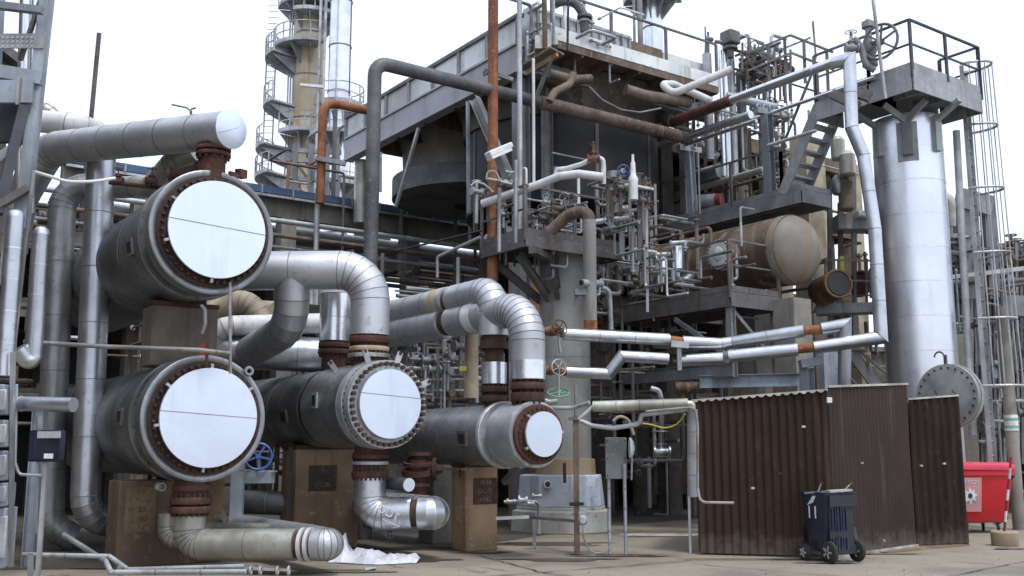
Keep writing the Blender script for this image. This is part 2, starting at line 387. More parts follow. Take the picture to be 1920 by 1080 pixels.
def thicket(label, group, x0, y0, x1, y1, d0, d1, n, seed, ms=('post', 'brownpipe', 'galv', 'greysteel', 'dull'), r=(.02, .05), name='small_pipe', cat='pipe', lens=(.4, 1.6)):
    """small-bore pipes that run along the plant axes with right-angle bends"""
    rd = random.Random(seed)
    for i in range(n):
        p = P(rd.uniform(x0, x1), rd.uniform(y0, y1), rd.uniform(d0, d1)); pts = [p]; last = None; r_ = rd.uniform(*r)
        for k in range(rd.choice((1, 2, 2, 3))):
            ax = rd.choice([a for a in (X, Y, Z, Z) if a is not last]); last = ax; p = p + ax * rd.uniform(*lens) * rd.choice((-1, 1)); pts.append(p)
        if min(q.z for q in pts) < .05: continue
        b = MB(); b.pipe(pts, r_, rd.choice(ms), seam=None, bend=r_ * 2.5, nb=3, seg=8)
        if rd.random() < .6: ax = (pts[1] - pts[0]).normalized(); b.lathe(pts[0] + ax * .05, ax, [(0, r_ * 1.9), (.03, r_ * 1.9)], rd.choice(ms), 10)
        if r_ > .034: one('small_pipe', label, cat, b, group)
        else: one('conduit', label.replace('small pipe', 'thin line').replace('thin pipe', 'thin line'), 'conduit', b, group.replace('pipes', 'lines'))  # the thinner of the same small pipes, split off by radius

# ================================================================ GROUND
def ground():
    m = bpy.data.materials.new('ground'); m.use_nodes = True; n = m.node_tree; n.nodes.clear(); N = n.nodes.new; K = n.links.new
    o = N('ShaderNodeOutputMaterial'); b = N('ShaderNodeBsdfPrincipled'); K(b.outputs[0], o.inputs[0]); tc = N('ShaderNodeTexCoord')
    def nz(s, d=6, r=.6, sc=None):
        t = N('ShaderNodeTexNoise'); t.inputs['Scale'].default_value = s; t.inputs['Detail'].default_value = d; t.inputs['Roughness'].default_value = r
        if sc: mp = N('ShaderNodeMapping'); mp.inputs['Scale'].default_value = sc; mp.inputs['Rotation'].default_value = (0, 0, .6); K(tc.outputs['Object'], mp.inputs[0]); K(mp.outputs[0], t.inputs['Vector'])
        else: K(tc.outputs['Object'], t.inputs['Vector'])
        return t.outputs['Fac']
    def rp(f, a, c):
        r = N('ShaderNodeMapRange'); r.inputs[1].default_value = a; r.inputs[2].default_value = c; r.interpolation_type = 'SMOOTHSTEP'; K(f, r.inputs[0]); return r.outputs[0]
    def mc(f, A, B):
        x = N('ShaderNodeMix'); x.data_type = 'RGBA'; K(f, x.inputs[0])
        for i, c in ((6, A), (7, B)):
            if isinstance(c, tuple): x.inputs[i].default_value = (*c, 1)
            else: K(c, x.inputs[i])
        return x.outputs[2]
    c = mc(rp(nz(.9), .35, .65), (.27, .235, .18), (.225, .20, .16))
    c = mc(rp(nz(.35, 4), .5, .68), c, (.16, .14, .11))
    c = mc(rp(nz(1.6, 7, .7, (1, .35, 1)), .57, .68), c, (.12, .105, .085))
    c = mc(rp(nz(30, 3), .55, .75), c, (.30, .27, .22))
    c = mc(rp(nz(3.3, 8, .75), .64, .72), c, (.075, .065, .05))
    K(c, b.inputs['Base Color'])
    K(rp(nz(.8), .3, .8), b.inputs['Roughness']); b.inputs['Roughness'].default_value = .8
    r = N('ShaderNodeMapRange'); r.inputs[3].default_value = .6; r.inputs[4].default_value = .92; K(nz(1.1), r.inputs[0]); K(r.outputs[0], b.inputs['Roughness'])
    bp = N('ShaderNodeBump'); bp.inputs['Strength'].default_value = .5; bp.inputs['Distance'].default_value = .01; K(nz(14, 8, .7), bp.inputs['Height']); K(bp.outputs[0], b.inputs['Normal'])
    MATS['ground'] = m
ground()
mb = MB(); n_ = 60; S_ = 260
mb.add([V((-S_ + 2 * S_ * i / n_, -S_ + 2 * S_ * j / n_, 0)) for j in range(n_ + 1) for i in range(n_ + 1)], [(j * (n_ + 1) + i, j * (n_ + 1) + i + 1, (j + 1) * (n_ + 1) + i + 1, (j + 1) * (n_ + 1) + i) for j in range(n_) for i in range(n_)], 'ground')
one('ground', None, None, mb, kind='structure')
# darker plant floor under the equipment, a sheet 4 mm up
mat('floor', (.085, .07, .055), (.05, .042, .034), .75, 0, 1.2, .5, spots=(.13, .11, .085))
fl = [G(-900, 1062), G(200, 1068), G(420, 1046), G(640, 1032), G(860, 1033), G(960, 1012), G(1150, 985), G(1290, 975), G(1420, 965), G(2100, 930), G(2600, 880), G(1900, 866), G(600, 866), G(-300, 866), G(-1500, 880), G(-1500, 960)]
mb = MB(); k_ = []
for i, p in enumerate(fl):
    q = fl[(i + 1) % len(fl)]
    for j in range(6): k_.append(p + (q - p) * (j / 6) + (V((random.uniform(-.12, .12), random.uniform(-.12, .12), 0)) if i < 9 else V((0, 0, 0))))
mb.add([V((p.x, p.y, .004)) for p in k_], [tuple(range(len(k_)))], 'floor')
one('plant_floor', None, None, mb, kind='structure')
def blot(name, label, cat, px, py, a, b_, m, seed, kind=None, z=.008, n=26):
    c = G(px, py); rd = random.Random(seed); ph = [rd.uniform(0, 6.28) for _ in range(5)]
    vs = []
    for i in range(n):
        t = 2 * math.pi * i / n; k = 1 + .22 * math.sin(3 * t + ph[0]) + .16 * math.sin(5 * t + ph[1]) + .12 * math.sin(9 * t + ph[2]) + rd.uniform(-.06, .06)
        vs.append(V((c.x, c.y, z)) + RT * (a * k * math.cos(t)) + HF * (b_ * k * math.sin(t)))
    return one(name, label, cat, MB().add(vs, [tuple(range(n))], m), kind=kind)
mat('wet', (.10, .085, .065), (.075, .062, .05), .35, 0, 3, .2)
mat('grime', (.11, .098, .08), (.08, .07, .056), .85, 0, 4, .3)
mat('powder', (.50, .50, .49), (.36, .35, .33), .9, 0, 7, .4, spots=(.25, .24, .22))
mat('moss', (.16, .145, .085), (.12, .11, .07), .95, 0, 5, .4)
blot('ground', None, None, 720, 1052, .9, .35, 'wet', 1, 'structure')
blot('ground', None, None, 1050, 1050, .75, .22, 'wet', 2, 'structure', .009)
blot('ground', None, None, 1165, 1043, .65, .16, 'wet', 5, 'structure', .010)
blot('ground', None, None, 1000, 1020, 1.3, .35, 'wet', 6, 'structure', .006)
for i_, (x_, y_, a_, b_2) in enumerate(((909, 1037, .42, .12), (842, 1026, .4, .12), (620, 1038, .8, .2), (290, 1068, .9, .2), (1558, 1056, .42, .13), (1890, 1030, .27, .1), (1440, 1050, 1.2, .07), (1640, 1040, .9, .06), (1082, 1040, .18, .08))): blot('ground', None, None, x_, y_, a_, b_2, 'wet' if i_ < 4 else 'grime', 20 + i_, 'structure', .0145 + i_ * .0006)
blot('ground', None, None, 570, 1072, 1.0, .3, 'moss', 3, 'structure', .011)
blot('spilled_powder', 'white powder spilled on the floor left of the brown corrugated shed', 'spill', 1240, 1004, .95, .32, 'powder', 4, 'stuff', .012)
rdg = random.Random(12); mb = MB()
for i in range(900):
    g = G(rdg.uniform(-60, 1980), rdg.uniform(1012, 1100)); k = rdg.uniform(.003, .011) * (2.2 if rdg.random() < .03 else 1)
    if 1300 < px_of(g)[0] < 1820 and px_of(g)[1] < 1046: continue
    o_ = [g + V((math.cos(a) * k * rdg.uniform(.7, 1.3), math.sin(a) * k * rdg.uniform(.7, 1.3), .004)) for a in (0, 1.5, 3.1, 4.7)]
    mb.add(o_ + [g + Z * (k * .9 + .004)], [(0, 1, 4), (1, 2, 4), (2, 3, 4), (3, 0, 4)], rdg.choice(('concrete', 'darkconc', 'tan', 'rustdark')))
one('grit', 'fine grit and crumbs scattered over the concrete', 'grit', mb, kind='stuff')
def flat(poly, m, z): return one('ground', None, None, MB().add([V((p.x, p.y, z)) for p in poly], [tuple(range(len(poly)))], m), kind='structure')
mat('joint', (.06, .052, .042), (.035, .03, .025), .95, 0, 6, .3)
for k_, (a_, c_) in enumerate((((560, 1110), (1300, 1052)), ((900, 1043), (1150, 1110)), ((1640, 1110), (1990, 1040)), ((1300, 1058), (1880, 1110)))):
    a_ = G(*a_); c_ = G(*c_); n1 = (c_ - a_).normalized().cross(Z); m_ = 30; L1 = []; L2 = []
    for i in range(m_ + 1):
        q = a_ + (c_ - a_) * (i / m_) + n1 * rdg.uniform(-.015, .015); wd = rdg.uniform(.006, .02); L1.append(q + n1 * wd); L2.append(q - n1 * wd)
    mb = MB()
    for i in range(m_): mb.add([V((p.x, p.y, .0125 + k_ * .0006)) for p in (L1[i], L1[i + 1], L2[i + 1], L2[i])][::-1], [(0, 1, 2, 3)], 'joint')
    one('ground', None, None, mb, kind='structure')
one('paper_scrap', 'small white scrap lying in front of the crumpled sheet', 'litter', MB().add([G(684, 1066) + Z * .01, G(706, 1065) + Z * .012, G(704, 1070) + Z * .03, G(686, 1071) + Z * .012], [(3, 2, 1, 0)], 'sheet'))
mb = MB(); p0 = G(1700, 1026); mb.box(p0 + Z * .008, 2.3, .9, .012, 'stained'); one('ground_plate', 'rusty steel plate lying on the ground at the foot of the shed', 'plate', mb)

# ================================================================ EXCHANGERS
def clips(mb, c, R, angs, s=.036, m='galv'):
    for a in angs:
        d = X * math.cos(a) + Z * math.sin(a); tdir = -X * math.sin(a) + Z * math.cos(a)
        mb.box(c + d * R, s * 1.7, .02, s, m, d, Y, tdir); mb.box(c + d * (R + s * .9) + Y * s * .4, .015, s, s, m, d, Y, tdir)
def exchanger(label, c, segs, disc_r, cover=None, length=6, shell_r=.8, shell_t=1, clip=None, seamz=.04, hatch=(), hatchm='greysteel', group='horizontal heat exchangers', sm='shell'):
    T = Thing('heat_exchanger', label, 'heat exchanger', V((c.x, c.y + 1, c.z - shell_r)), group)
    b = MB(); b.lathe(c, Y, [(0, disc_r * .992), (.006, disc_r), (.035, disc_r)], 'disc', 56)
    a = -.06
    if seamz is not None: b.bar(c - Y * .002 - X * disc_r * .99 * math.cos(a) - Z * disc_r * math.sin(a) + Z * seamz, c - Y * .002 + X * disc_r * .99 * math.cos(a) + Z * disc_r * math.sin(a) + Z * seamz, .004, .009, 'seam')
    if clip: clips(b, c + Y * .03, disc_r * 1.03, clip)
    T.part('end_disc', b)
    for name, prof, m, *ex in segs:
        b = MB(); b.lathe(c, Y, prof, m, 56)
        if ex:
            t, R_, n, br, bl = ex[0][:5]; bm = ex[0][5] if len(ex[0]) > 5 else 'boltdark'
            b.bolts(c + Y * t, Y, R_, n, br, bl, bm)
            if len(ex[0]) > 6: b.bolts(c + Y * (t - bl * .45), Y, R_, n, br * .5, bl * .9, ex[0][6])
        T.part(name, b)
    b = MB(); b.pipe([c + Y * shell_t, c + Y * (shell_t + length)], shell_r, sm, gap=1.15, seg=56)
    e = c + Y * (shell_t + length); b.lathe(e, Y, [(0, shell_r), (.15, shell_r * .96), (.3, shell_r * .8), (.42, shell_r * .5), (.46, 0.01)], sm, 40)
    T.part('shell', b)
    for (t, a) in hatch:
        d = X * math.cos(a) + Z * math.sin(a); tdir = (-X * math.sin(a) + Z * math.cos(a)); q = c + Y * t + d * (shell_r + .012)
        h = MB(); h.box(q, .03, .26, .24, hatchm, d, Y, tdir); h.box(q + d * .012, .02, .17, .15, 'black', d, Y, tdir); T.part('inspection_port', h)
    return T
cB = P(409, 430, 13.5); cC = P(393, 783, 13.5); cD = P(733, 757, 15); cE = P(1021, 814, 15)
def bigsegs():
    return [('cover_flange', [(.035, .640), (.15, .640), (.15, .765), (.22, .765)], 'rustdark', (.14, .705, 44, .022, .10)),
            ('cover_lip', [(.195, .79), (.19, .80), (.19, .838), (.20, .851), (.225, .851)], 'dull'),
            ('cover_jacket', [(.225, .84), (.225, .850), (.44, .850), (.45, .70)], 'dull'),
            ('channel_neck', [(.44, .715), (.72, .715)], 'rustdark'),
            ('channel_jacket', [(.70, .72), (.70, .850), (.715, .862), (.86, .862), (.88, .80)], 'shell')]
tB = exchanger('upper large heat exchanger with round white end disc, above the other large one', cB, bigsegs(), .662, shell_r=.80, shell_t=.85, length=5.5, clip=[2.6, 3.45, 4.65], hatch=[(1.25, 3.3)])
tC = exchanger('lower large heat exchanger with round white end disc, near the ground at left', cC, bigsegs(), .662, shell_r=.80, shell_t=.85, length=5.5, clip=[1.55, 2.5, 3.3, 4.65, .62], hatch=[(1.35, 3.1)])
tD = exchanger('middle heat exchanger with a ring of bolts round its white end disc', cD,
    [('cover_flange', [(.035, .51), (.10, .51), (.10, .655), (.24, .655)], 'galv', (.10, .60, 40, .034, .13, 'boltdark')),
     ('channel_flange', [(.24, .60), (.30, .60), (.30, .665), (.44, .665), (.44, .60)], 'galv', (.37, .63, 40, .02, .24, 'boltdark')),
     ('channel_jacket', [(.46, .64), (.47, .672), (.60, .672), (.61, .648), (1.80, .648), (1.81, .58)], 'dull'),
     ('channel_neck', [(1.79, .60), (2.02, .60)], 'rust')], .515, shell_r=.63, shell_t=2.0, length=5, seamz=.12, sm='dull', hatch=[(2.5, 3.35)])
h = MB()
for t in (1.25,):
    d = V((-1, 0, .12)).normalized(); h.box(cD + Y * t + d * .66, .03, .18, .24, 'galv', d, Y, Z); h.box(cD + Y * t + d * .672, .02, .11, .16, 'black', d, Y, Z)
tD.part('inspection_port', h)
for a, t in ((1.9, .34), (1.2, .3), (.45, .2), (2.25, 1.0)):
    h = MB(); d = X * math.cos(a) + Z * math.sin(a); h.box(cD + Y * t + d * .76, .20, .025, .09, 'galv', d, Y, Z.cross(d).cross(d) if False else d.cross(Y)); h.lathe(cD + Y * (t - .02) + d * .84, Y, [(0, .028), (.04, .028)], 'boltdark', 10); tD.part('lifting_lug', h)
tE = exchanger('smallest heat exchanger with rust red ring round its white end disc', cE,
    [('cover_flange', [(.035, .32), (.12, .32), (.12, .445), (.20, .445)], 'rust', (.12, .385, 28, .016, .06)),
     ('cover_jacket', [(.19, .45), (.19, .492), (.205, .50), (.26, .50), (.27, .49), (.84, .49), (.85, .44)], 'galv'),
     ('channel_neck', [(.83, .39), (1.0, .39)], 'rustdark'),
     ('channel_jacket', [(.99, .40), (.99, .51), (1.0, .522), (1.07, .522), (1.08, .48)], 'galv')], .335, shell_r=.48, shell_t=1.05, length=5, sm='dull', seamz=None, clip=[2.35, 3.75, .1], hatch=[(1.5, 3.25)])
def pier(label, c, wx, wy, z1, m, z0=0, cap=None, name='concrete_pier'):
    T = Thing(name, label, 'concrete pier', V((c.x, c.y, z0))); b = MB(); b.box(V((c.x, c.y, (z0 + z1) / 2)), wx, wy, z1 - z0, m); T.part('pier_block', b, bevel=.02)
    if cap: k = MB(); k.box(V((c.x, c.y, z1 + .03)), wx * 1.02, wy * 1.02, .06, cap); k.box(V((c.x, c.y, z1 + .14)), wx * .7, wy * .5, .16, cap); T.part('saddle', k)
    return T
def plate_on(T, label_lines, c, w_, h_, m_board='boltdark', m_t='stencil', size=.1, name='stencilled_panel'):
    b = MB(); b.box(c, w_, .008, h_, m_board)
    for i, t in enumerate(label_lines): b.text(t, c - Y * .008 + Z * (h_ * .5 - (i + .5) * h_ / len(label_lines)), X, Z, size, m_t)
    T.part(name, b)
q = cC + Y * 1.75
t_ = pier('rust stained pier with yellow stencilled lines under the lower large exchanger', V((q.x + .02, q.y, 0)), 1.5, .6, cC.z - .85, 'stained')
plate_on(t_, ['1097', 'OCT 05', 'W 2345', 'F 1008', 'T 8500'], V((q.x - .43, q.y - .306, .78)), .42, .62, 'stained', 'stencil', .105)
q = cB + Y * 1.75
pier('weathered concrete block between the two stacked large exchangers', V((q.x + .1, q.y, 0)), .95, .5, cB.z - .86, 'dirtyconc', cC.z + .75, 'rust', 'concrete_block')
q = cD + Y * 2.7
t_ = pier('brown concrete pier under the middle exchanger', V((q.x + .15, q.y, 0)), 1.15, .6, cD.z - .66, 'tanpier', 0, 'rust')
plate_on(t_, ['1098', 'OC 05'], V((q.x + .05, q.y - .306, 1.15)), .5, .42, 'darkconc', 'stencil', .1)
q = along(P(908, 1030, 16), Y, px=908); q = G(908, 1034)
t_ = pier('orange stained pier with dark stencilled panel under the smallest exchanger', V((q.x, q.y + .3, 0)), .62, .45, cE.z - .5, 'tanpier', 0, 'rust')
plate_on(t_, ['10 99', 'OC 05', '10 85'], V((q.x + .06, q.y + .07, .95)), .46, .42, 'boltdark', 'stencil', .1)
q = G(842, 1020)
pier('plain grey concrete pier left of the orange stained pier', V((q.x, q.y + .35, 0)), .55, .5, cE.z - .5, 'concrete')

# nozzles and process pipes of the exchangers
def nozzle(label, c, z0, z1, r, m='rust', fl=(), name='nozzle_flange', group=None, nb=20, fm='rust'):
    """vertical neck from z0 to z1 with flanges at the heights in fl"""
    T = Thing(name, label, 'pipe flange', V((c.x, c.y, z0)), group); b = MB(); b.lathe(V((c.x, c.y, z0)), Z, [(0, r), (z1 - z0, r)], m, 28); T.part('neck', b)
    for i, f in enumerate(fl):
        z, fr, th = f[:3]; k = MB(); k.flange(V((c.x, c.y, z)), Z, fr, th, f[3] if len(f) > 3 else fm, nb, fr * .07, 'boltdark', th + .09); T.part('flange', k)
    return T
qA = along(cB + Y * .34, Z, py=290)
def zat(p, py): return along(p, Z, py=py).z
qq = cB + Y * .34
nozzle('bolted rusty flange on top of the upper large exchanger, under the capped pipe', qq, cB.z + .7, zat(qq, 268), .17, 'rust', [(zat(qq, 281), .235, .05), (zat(qq, 291), .235, .05)], nb=12)
ax_z = zat(qq, 246)
pa = V((qq.x, qq.y, ax_z))
dA = (P(95, 279, 16.2) - pa).normalized()
T = Thing('capped_pipe', 'big silver capped pipe crossing the top left above the exchangers', 'pipe', pa - Z * .3)
b = MB(); e0 = pa - dA * .34; b.pipe([e0, P(92, 279, 16.2), P(38, 372, 16.6), P(20, 470, 16.8)], .262, 'satin', gap=.62, seg=32, bend=.6); T.part('pipe_jacket', b)
b = MB(); b.lathe(e0 - dA * .012, dA, [(0, .262), (.004, .268), (.03, .268)], 'disc', 36); sd2 = dA.cross(Z).normalized(); b.bar(e0 - dA * .014 + (sd2 * .23 + Z * .11), e0 - dA * .014 - (sd2 * .23 + Z * .11), .004, .008, 'seam', dA); T.part('end_cap', b)
for k, (px_, lb) in enumerate(((445, 'right'), (330, 'left'))):
    pass
b = MB(); q1 = P(345, 300, 14.4)
pipe('beige elbow pipe curving up behind the rusty top flange', [(205, 352, 17.0), (285, 350, 16), (330, 300, 15), (372, 282, 14.8)], 20, m='cream', gap=.5)
T = Thing('flanged_valve_group', 'dark rusty bolted fitting lying beside the top flange of the upper exchanger', 'valve', P(340, 335, 14.3))
b = MB(); b.lathe(P(318, 330, 14.3), P(380, 318, 14.3) - P(318, 330, 14.3), [(0, .12), (.05, .12), (.05, .08), (.4, .09), (.4, .14), (.46, .14)], 'rust', 16); T.part('valve_body', b)
b = MB(); b.bar(P(430, 325, 13.9), P(455, 332, 14.1), .05, .06, 'rust'); b.box(P(452, 326, 14.1), .12, .12, .12, 'rust', dA, sd2, Z); T.part('bracket', b)
for px_, py_, lab in ((221, 322, 'small red brown valve left of the upper exchanger, the left of two'), (284, 322, 'small red brown valve left of the upper exchanger, the right of two')):
    p = P(px_, py_ + 18, 14.6); valve(lab, p, RT, Z, .045, 'rust', 'rust', .06, group='small red brown valves', name='small_valve')
pipe('thin rusty pipe between two small red brown valves', [(205, 342, 14.7), (300, 352, 14.7)], 4, m='rust', seam=None)

# middle exchanger pipes
nD = cD + Y * .74
def zz(p, py): return V((p.x, p.y, zat(p, py)))
nozzle('rust red bolted flange with a yellow band on top of the middle exchanger', nD, cD.z + .55, zat(nD, 632), .27, 'rust', [(zat(nD, 668), .33, .06, 'boltlight'), (zat(nD, 655), .31, .07, 'ochre'), (zat(nD, 638), .31, .1)], nb=24)
a0 = zz(nD, 629); a1 = zz(nD, 506)
pipe('large silver elbow pipe rising from the middle exchanger and turning left', [a0, a1, P(455, 508, 15.9), P(300, 508, 16.4)], r=.305, m='satin', seg=36, bend=.72, nb=6, gap=.9)
pipe('silver branch pipe curving down and back from the large elbow pipe', [P(547, 505, 15.9), P(548, 612, 15.9), P(470, 660, 17.2)], r=.27, m='satin', seg=32, bend=.7, nb=5, gap=.4)
nD2 = cD + Y * 2.0
nozzle('dark rusty flange under the short capped cylinder', nD2, cD.z + .5, zat(nD2, 642), .2, 'rust', [(zat(nD2, 660), .26, .08), (zat(nD2, 648), .26, .08)], nb=18)
T = Thing('capped_cylinder', 'short upright silver cylinder with pale rounded cap beside the large elbow', 'pipe', zz(nD2, 641))
b = MB(); z1 = zat(nD2, 552); z0 = zat(nD2, 640); b.pipe([V((nD2.x, nD2.y, z0)), V((nD2.x, nD2.y, z1))], .25, 'bright', gap=.35, seam='band', seg=32); T.part('pipe_jacket', b)
b = MB(); b.lathe(V((nD2.x, nD2.y, z1)), Z, [(0, .262), (.07, .262), (.11, .22), (.13, .1)], 'white', 32); T.part('end_cap', b)
pipe('wide pale horizontal header behind the branch pipe', [(300, 660, 17.6), (372, 655, 17.4), (640, 668, 17.8)], 33, m='jacket', seg=28, gap=.8)
pipe('pale pipe with mitred elbow between the upper and lower large exchangers', [(392, 700, 17.4), (392, 612, 17.2), (600, 606, 17.8)], 19, m='white', seg=24, bend=.5, nb=4, gap=.8)
pipe('tan lagged elbow pipe behind the upper large exchanger', [(340, 620, 18.6), (455, 562, 18.4), (487, 590, 18.4), (490, 660, 18.4)], 23, m='tan', seg=24, bend=.45, nb=5)
pipe('long tan lagged pipe running back under the upper exchanger', [(520, 585, 19), (380, 575, 21)], 20, m='tan', seg=20)
pipe('thin brown pipe crossing in front of the silver columns', [(45, 641, 12.9), (200, 650, 12.9), (372, 656, 13.1), (431, 663, 13.2)], 4.2, m='post', seam=None, bend=.02)
pipe('thin brown upright rod between the two large exchangers', [(432, 700, 13.3), (431, 560, 13.5), (431, 530, 13.6)], 3, m='post', seam=None)
pipe('white lagged hose hanging below the upper large exchanger', [(377, 572, 13.6), (384, 580, 13.6), (385, 606, 13.6), (379, 625, 13.6)], 3.5, m='galv', seam=None, bend=.05)
T = Thing('tag_bracket', 'small red tag on a bracket above the lower large exchanger', 'tag', P(385, 690, 13.4)); b = MB(); b.box(P(381, 655, 13.4), .07, .02, .16, 'redpaint', RT, HF, Z); T.part('red_tag', b); b = MB(); b.box(P(388, 665, 13.4), .04, .03, .34, 'rust', RT, HF, Z); T.part('bracket', b)
for a, t, lab in ((0.85, .1, 'round lifting eye at the upper right rim of the lower large exchanger'),):
    b = MB(); d = X * math.cos(a) + Z * math.sin(a); b.torus(cC + Y * .15 + d * .87, Y, .05, .022, 'galv', 16, 6); tC.part('lifting_eye', b)

nb_ = cD + Y * .62
nozzle('pair of bolted flanges below the middle exchanger', nb_, zat(nb_, 896), cD.z - .55, .24, 'rust', [(zat(nb_, 889), .28, .09), (zat(nb_, 868), .28, .05, 'galv'), (zat(nb_, 856), .28, .06)], nb=22)
b0 = zz(nb_, 896); b1 = zz(nb_, 962); dR = (P(776, 957, 15.4) - P(690, 957, 15.5)).normalized()
T = Thing('outlet_pipe', 'silver outlet elbow with hand painted lettering below the middle exchanger', 'pipe', V((b1.x, b1.y, b1.z - .25)))
b = MB(); e1 = b1 + dR * .68; b.pipe([b0, b1 + Z * -.02, e1], .245, 'jacket', seg=36, bend=.42, nb=5, gap=.5); T.part('pipe_jacket', b)
b = MB(); tang = (HF * -1)
b.text('OUT', b1 + dR * .33 - HF * .27 + Z * .02, (dR * 1 - Z * .5), (Z + dR * .5), .17, 'paint', .006); pA = b1 + dR * .40 - HF * .262 - Z * .12
b.bar(pA - dR * .16 + Z * .05, pA + dR * .1 - Z * .06, .006, .02, 'paint', HF); b.bar(pA + dR * .1 - Z * .06, pA + dR * .0 - Z * .08, .006, .02, 'paint', HF); b.bar(pA + dR * .1 - Z * .06, pA + dR * .1 + Z * .03, .006, .02, 'paint', HF); T.part('painted_lettering', b)
b = MB(); b.lathe(e1, dR, [(0, .2), (.10, .2)], 'boltdark', 28); T.part('gap_ring', b)
pipe('silver elbow turning back from the lettered outlet pipe', [e1 + dR * .10, e1 + dR * .34, e1 + dR * .42 + Y * 1.2, e1 + dR * .42 + Y * 3], r=.245, m='jacket', seam='band', seg=32, bend=.3, nb=3, gap=.16)
T = Thing('capped_pipe', 'small dark pipe with white end cap above the lettered outlet pipe', 'pipe', P(740, 918, 15.4)); dS = (P(766, 909, 15.1) - P(716, 905, 15.7)).normalized()
b = MB(); b.pipe([P(712, 904, 15.8), P(766, 909, 15.15)], .095, 'darkpipe', seam=None); T.part('pipe_jacket', b); b = MB(); b.lathe(P(766, 909, 15.15), dS, [(0, .1), (.02, .1)], 'disc', 24); T.part('end_cap', b)
T = Thing('drain_valve', 'small round drain valve below the lettered outlet pipe', 'valve', P(731, 1005, 15.5)); T.part('handwheel', wheel_mb(P(731, 1000, 15.4), -HF, .075, 'dull')); b = MB(); b.cyl(P(731, 1000, 15.4), P(731, 980, 15.8), .03, 'rust'); T.part('valve_stem', b)
valve('rusty red valve behind the small capped pipe', P(784, 880, 16.4), Z, RT, .16, 'rust', 'rust', .12)
b = MB(); b.cyl(P(783, 945, 16.4), P(783, 860, 16.4), .17, 'rust', 20); b.cyl(P(783, 890, 16.4), P(783, 880, 16.4), .26, 'rust', 24); b.cyl(P(783, 872, 16.4), P(783, 866, 16.4), .24, 'rust', 24); one('pipe_spool', 'thick rust red pipe spool behind the middle exchanger flange', 'pipe', b)

# lower large exchanger outlet
nC = cC + Y * .42 - X * .06
nozzle('rust red flange below the lower large exchanger', nC, zat(nC, 966), cC.z - .75, .22, 'rustdark', [(zat(nC, 955), .275, .09), (zat(nC, 938), .275, .09), (zat(nC, 915), .25, .07)], nb=18, fm='rust')
c0 = zz(nC, 962); dC = (P(553, 1020, 13.6) - P(375, 1020, 13.9)).normalized(); c1 = zz(nC, 1021); cEn = c1 + dC * 1.56
pipe('cream stained elbow pipe running right from the lower large exchanger', [c0, c1, cEn], r=.205, m='cream', seg=32, bend=.38, nb=5, gap=.75)
T = Thing('flange_pair', 'pair of pale flange rings joining the low cream pipe', 'pipe flange', cEn - Z * .22); 
for k, (t, rr, mm) in enumerate(((0, .17, 'boltdark'), (.07, .218, 'white'), (.16, .218, 'white'))):
    b = MB(); b.lathe(cEn + dC * t, dC, [(0, rr), (.26 if k == 0 else .045, rr)], mm, 28); T.part('gasket_ring' if k == 0 else 'flange', b)
pipe('dull grey low elbow turning back beside the white sheet', [cEn + dC * .24, cEn + dC * .46, cEn + dC * .56 + Y * .9, cEn + dC * .56 + Y * 3.4], r=.205, m='satin', seg=28, bend=.4, nb=4, gap=.5)
c2 = P(318, 962, 14.2); pipe('second cream elbow tucked behind the low stained elbow', [c2, zz(c2, 1010), zz(c2, 1010) + dC * .6], r=.155, m='cream', seg=24, bend=.3, nb=4)
pipe('thin cream pipe above the low cream pipe', [(375, 988, 14.7), (530, 990, 14.6)], 9, m='cream', seg=16)
pipe('short cream pipe stub behind the low cream elbow', [(360, 970, 14.9), (420, 968, 14.9)], 12, m='cream', seg=16)
b = MB(); b.lathe(P(300, 912, 13.9), -HF, [(0, .02), (.05, .02), (.05, .05), (.06, .055), (.08, .03)], 'galv', 16); b.torus(P(304, 913, 13.8), -HF, .05, .012, 'galv', 16, 6); one('gauge_tap', 'small round metal tap under the lower large exchanger', 'tap', b)

# smallest exchanger pipes
nE = cE + Y * .42
nozzle('two thick rust red flanges on top of the smallest exchanger', nE, cE.z + .4, zat(nE, 708), .2, 'rust', [(zat(nE, 745), .265, .13), (zat(nE, 724), .265, .1)], nb=14)
e0_ = zz(nE, 712); e1_ = zz(nE, 576)
far = along(e1_, Y, px=735)
T = Thing('process_pipe', 'large silver pipe arching from the smallest exchanger back to the left, the front of two', 'pipe', e0_)
gA = along(e1_, Y, px=852); gB = along(e1_, Y, px=838)
b = MB(); b.pipe([e0_, e1_, gA], .27, 'satin', seg=36, bend=1.0, nb=9, gap=.6); T.part('pipe_jacket', b)
b = MB(); wb = along(e1_, Y, px=903); b.lathe(wb, Y, [(0, .27), (0, .276), (.24, .276), (.24, .27)], 'white', 36); T.part('white_band', b)
b = MB(); b.lathe(e0_ + Z * .01, Z, [(0, .27), (0, .276), (.28, .276), (.28, .27)], 'bright', 36); T.part('bright_sleeve', b)
b = MB(); b.lathe(gA, Y, [(0, .22), ((gB - gA).length, .22)], 'boltdark', 28); T.part('gap_ring', b)
b = MB(); b.pipe([gB, far + Y * 2.5], .27, 'satin', seg=32, gap=.6); T.part('rear_jacket', b)
nF = cE + Y * 1.3 - X * .02; f0 = zz(nF, 720)
nozzle('black bolted flanges behind the two thick rust red ones', nF, cE.z + .4, zat(nF, 716), .15, 'boltdark', [(zat(nF, 748), .21, .1), (zat(nF, 730), .21, .09)], nb=14, fm='boltdark')
T = Thing('process_pipe', 'weathered pipe with rust stained end arching back to the left, the rear of two', 'pipe', f0)
b = MB(); z7 = zat(nF, 680); b.lathe(V((nF.x, nF.y, f0.z)), Z, [(0, .2), (0, .205), (z7 - f0.z, .205), (z7 - f0.z, .2)], 'bright', 32); T.part('bright_sleeve', b)
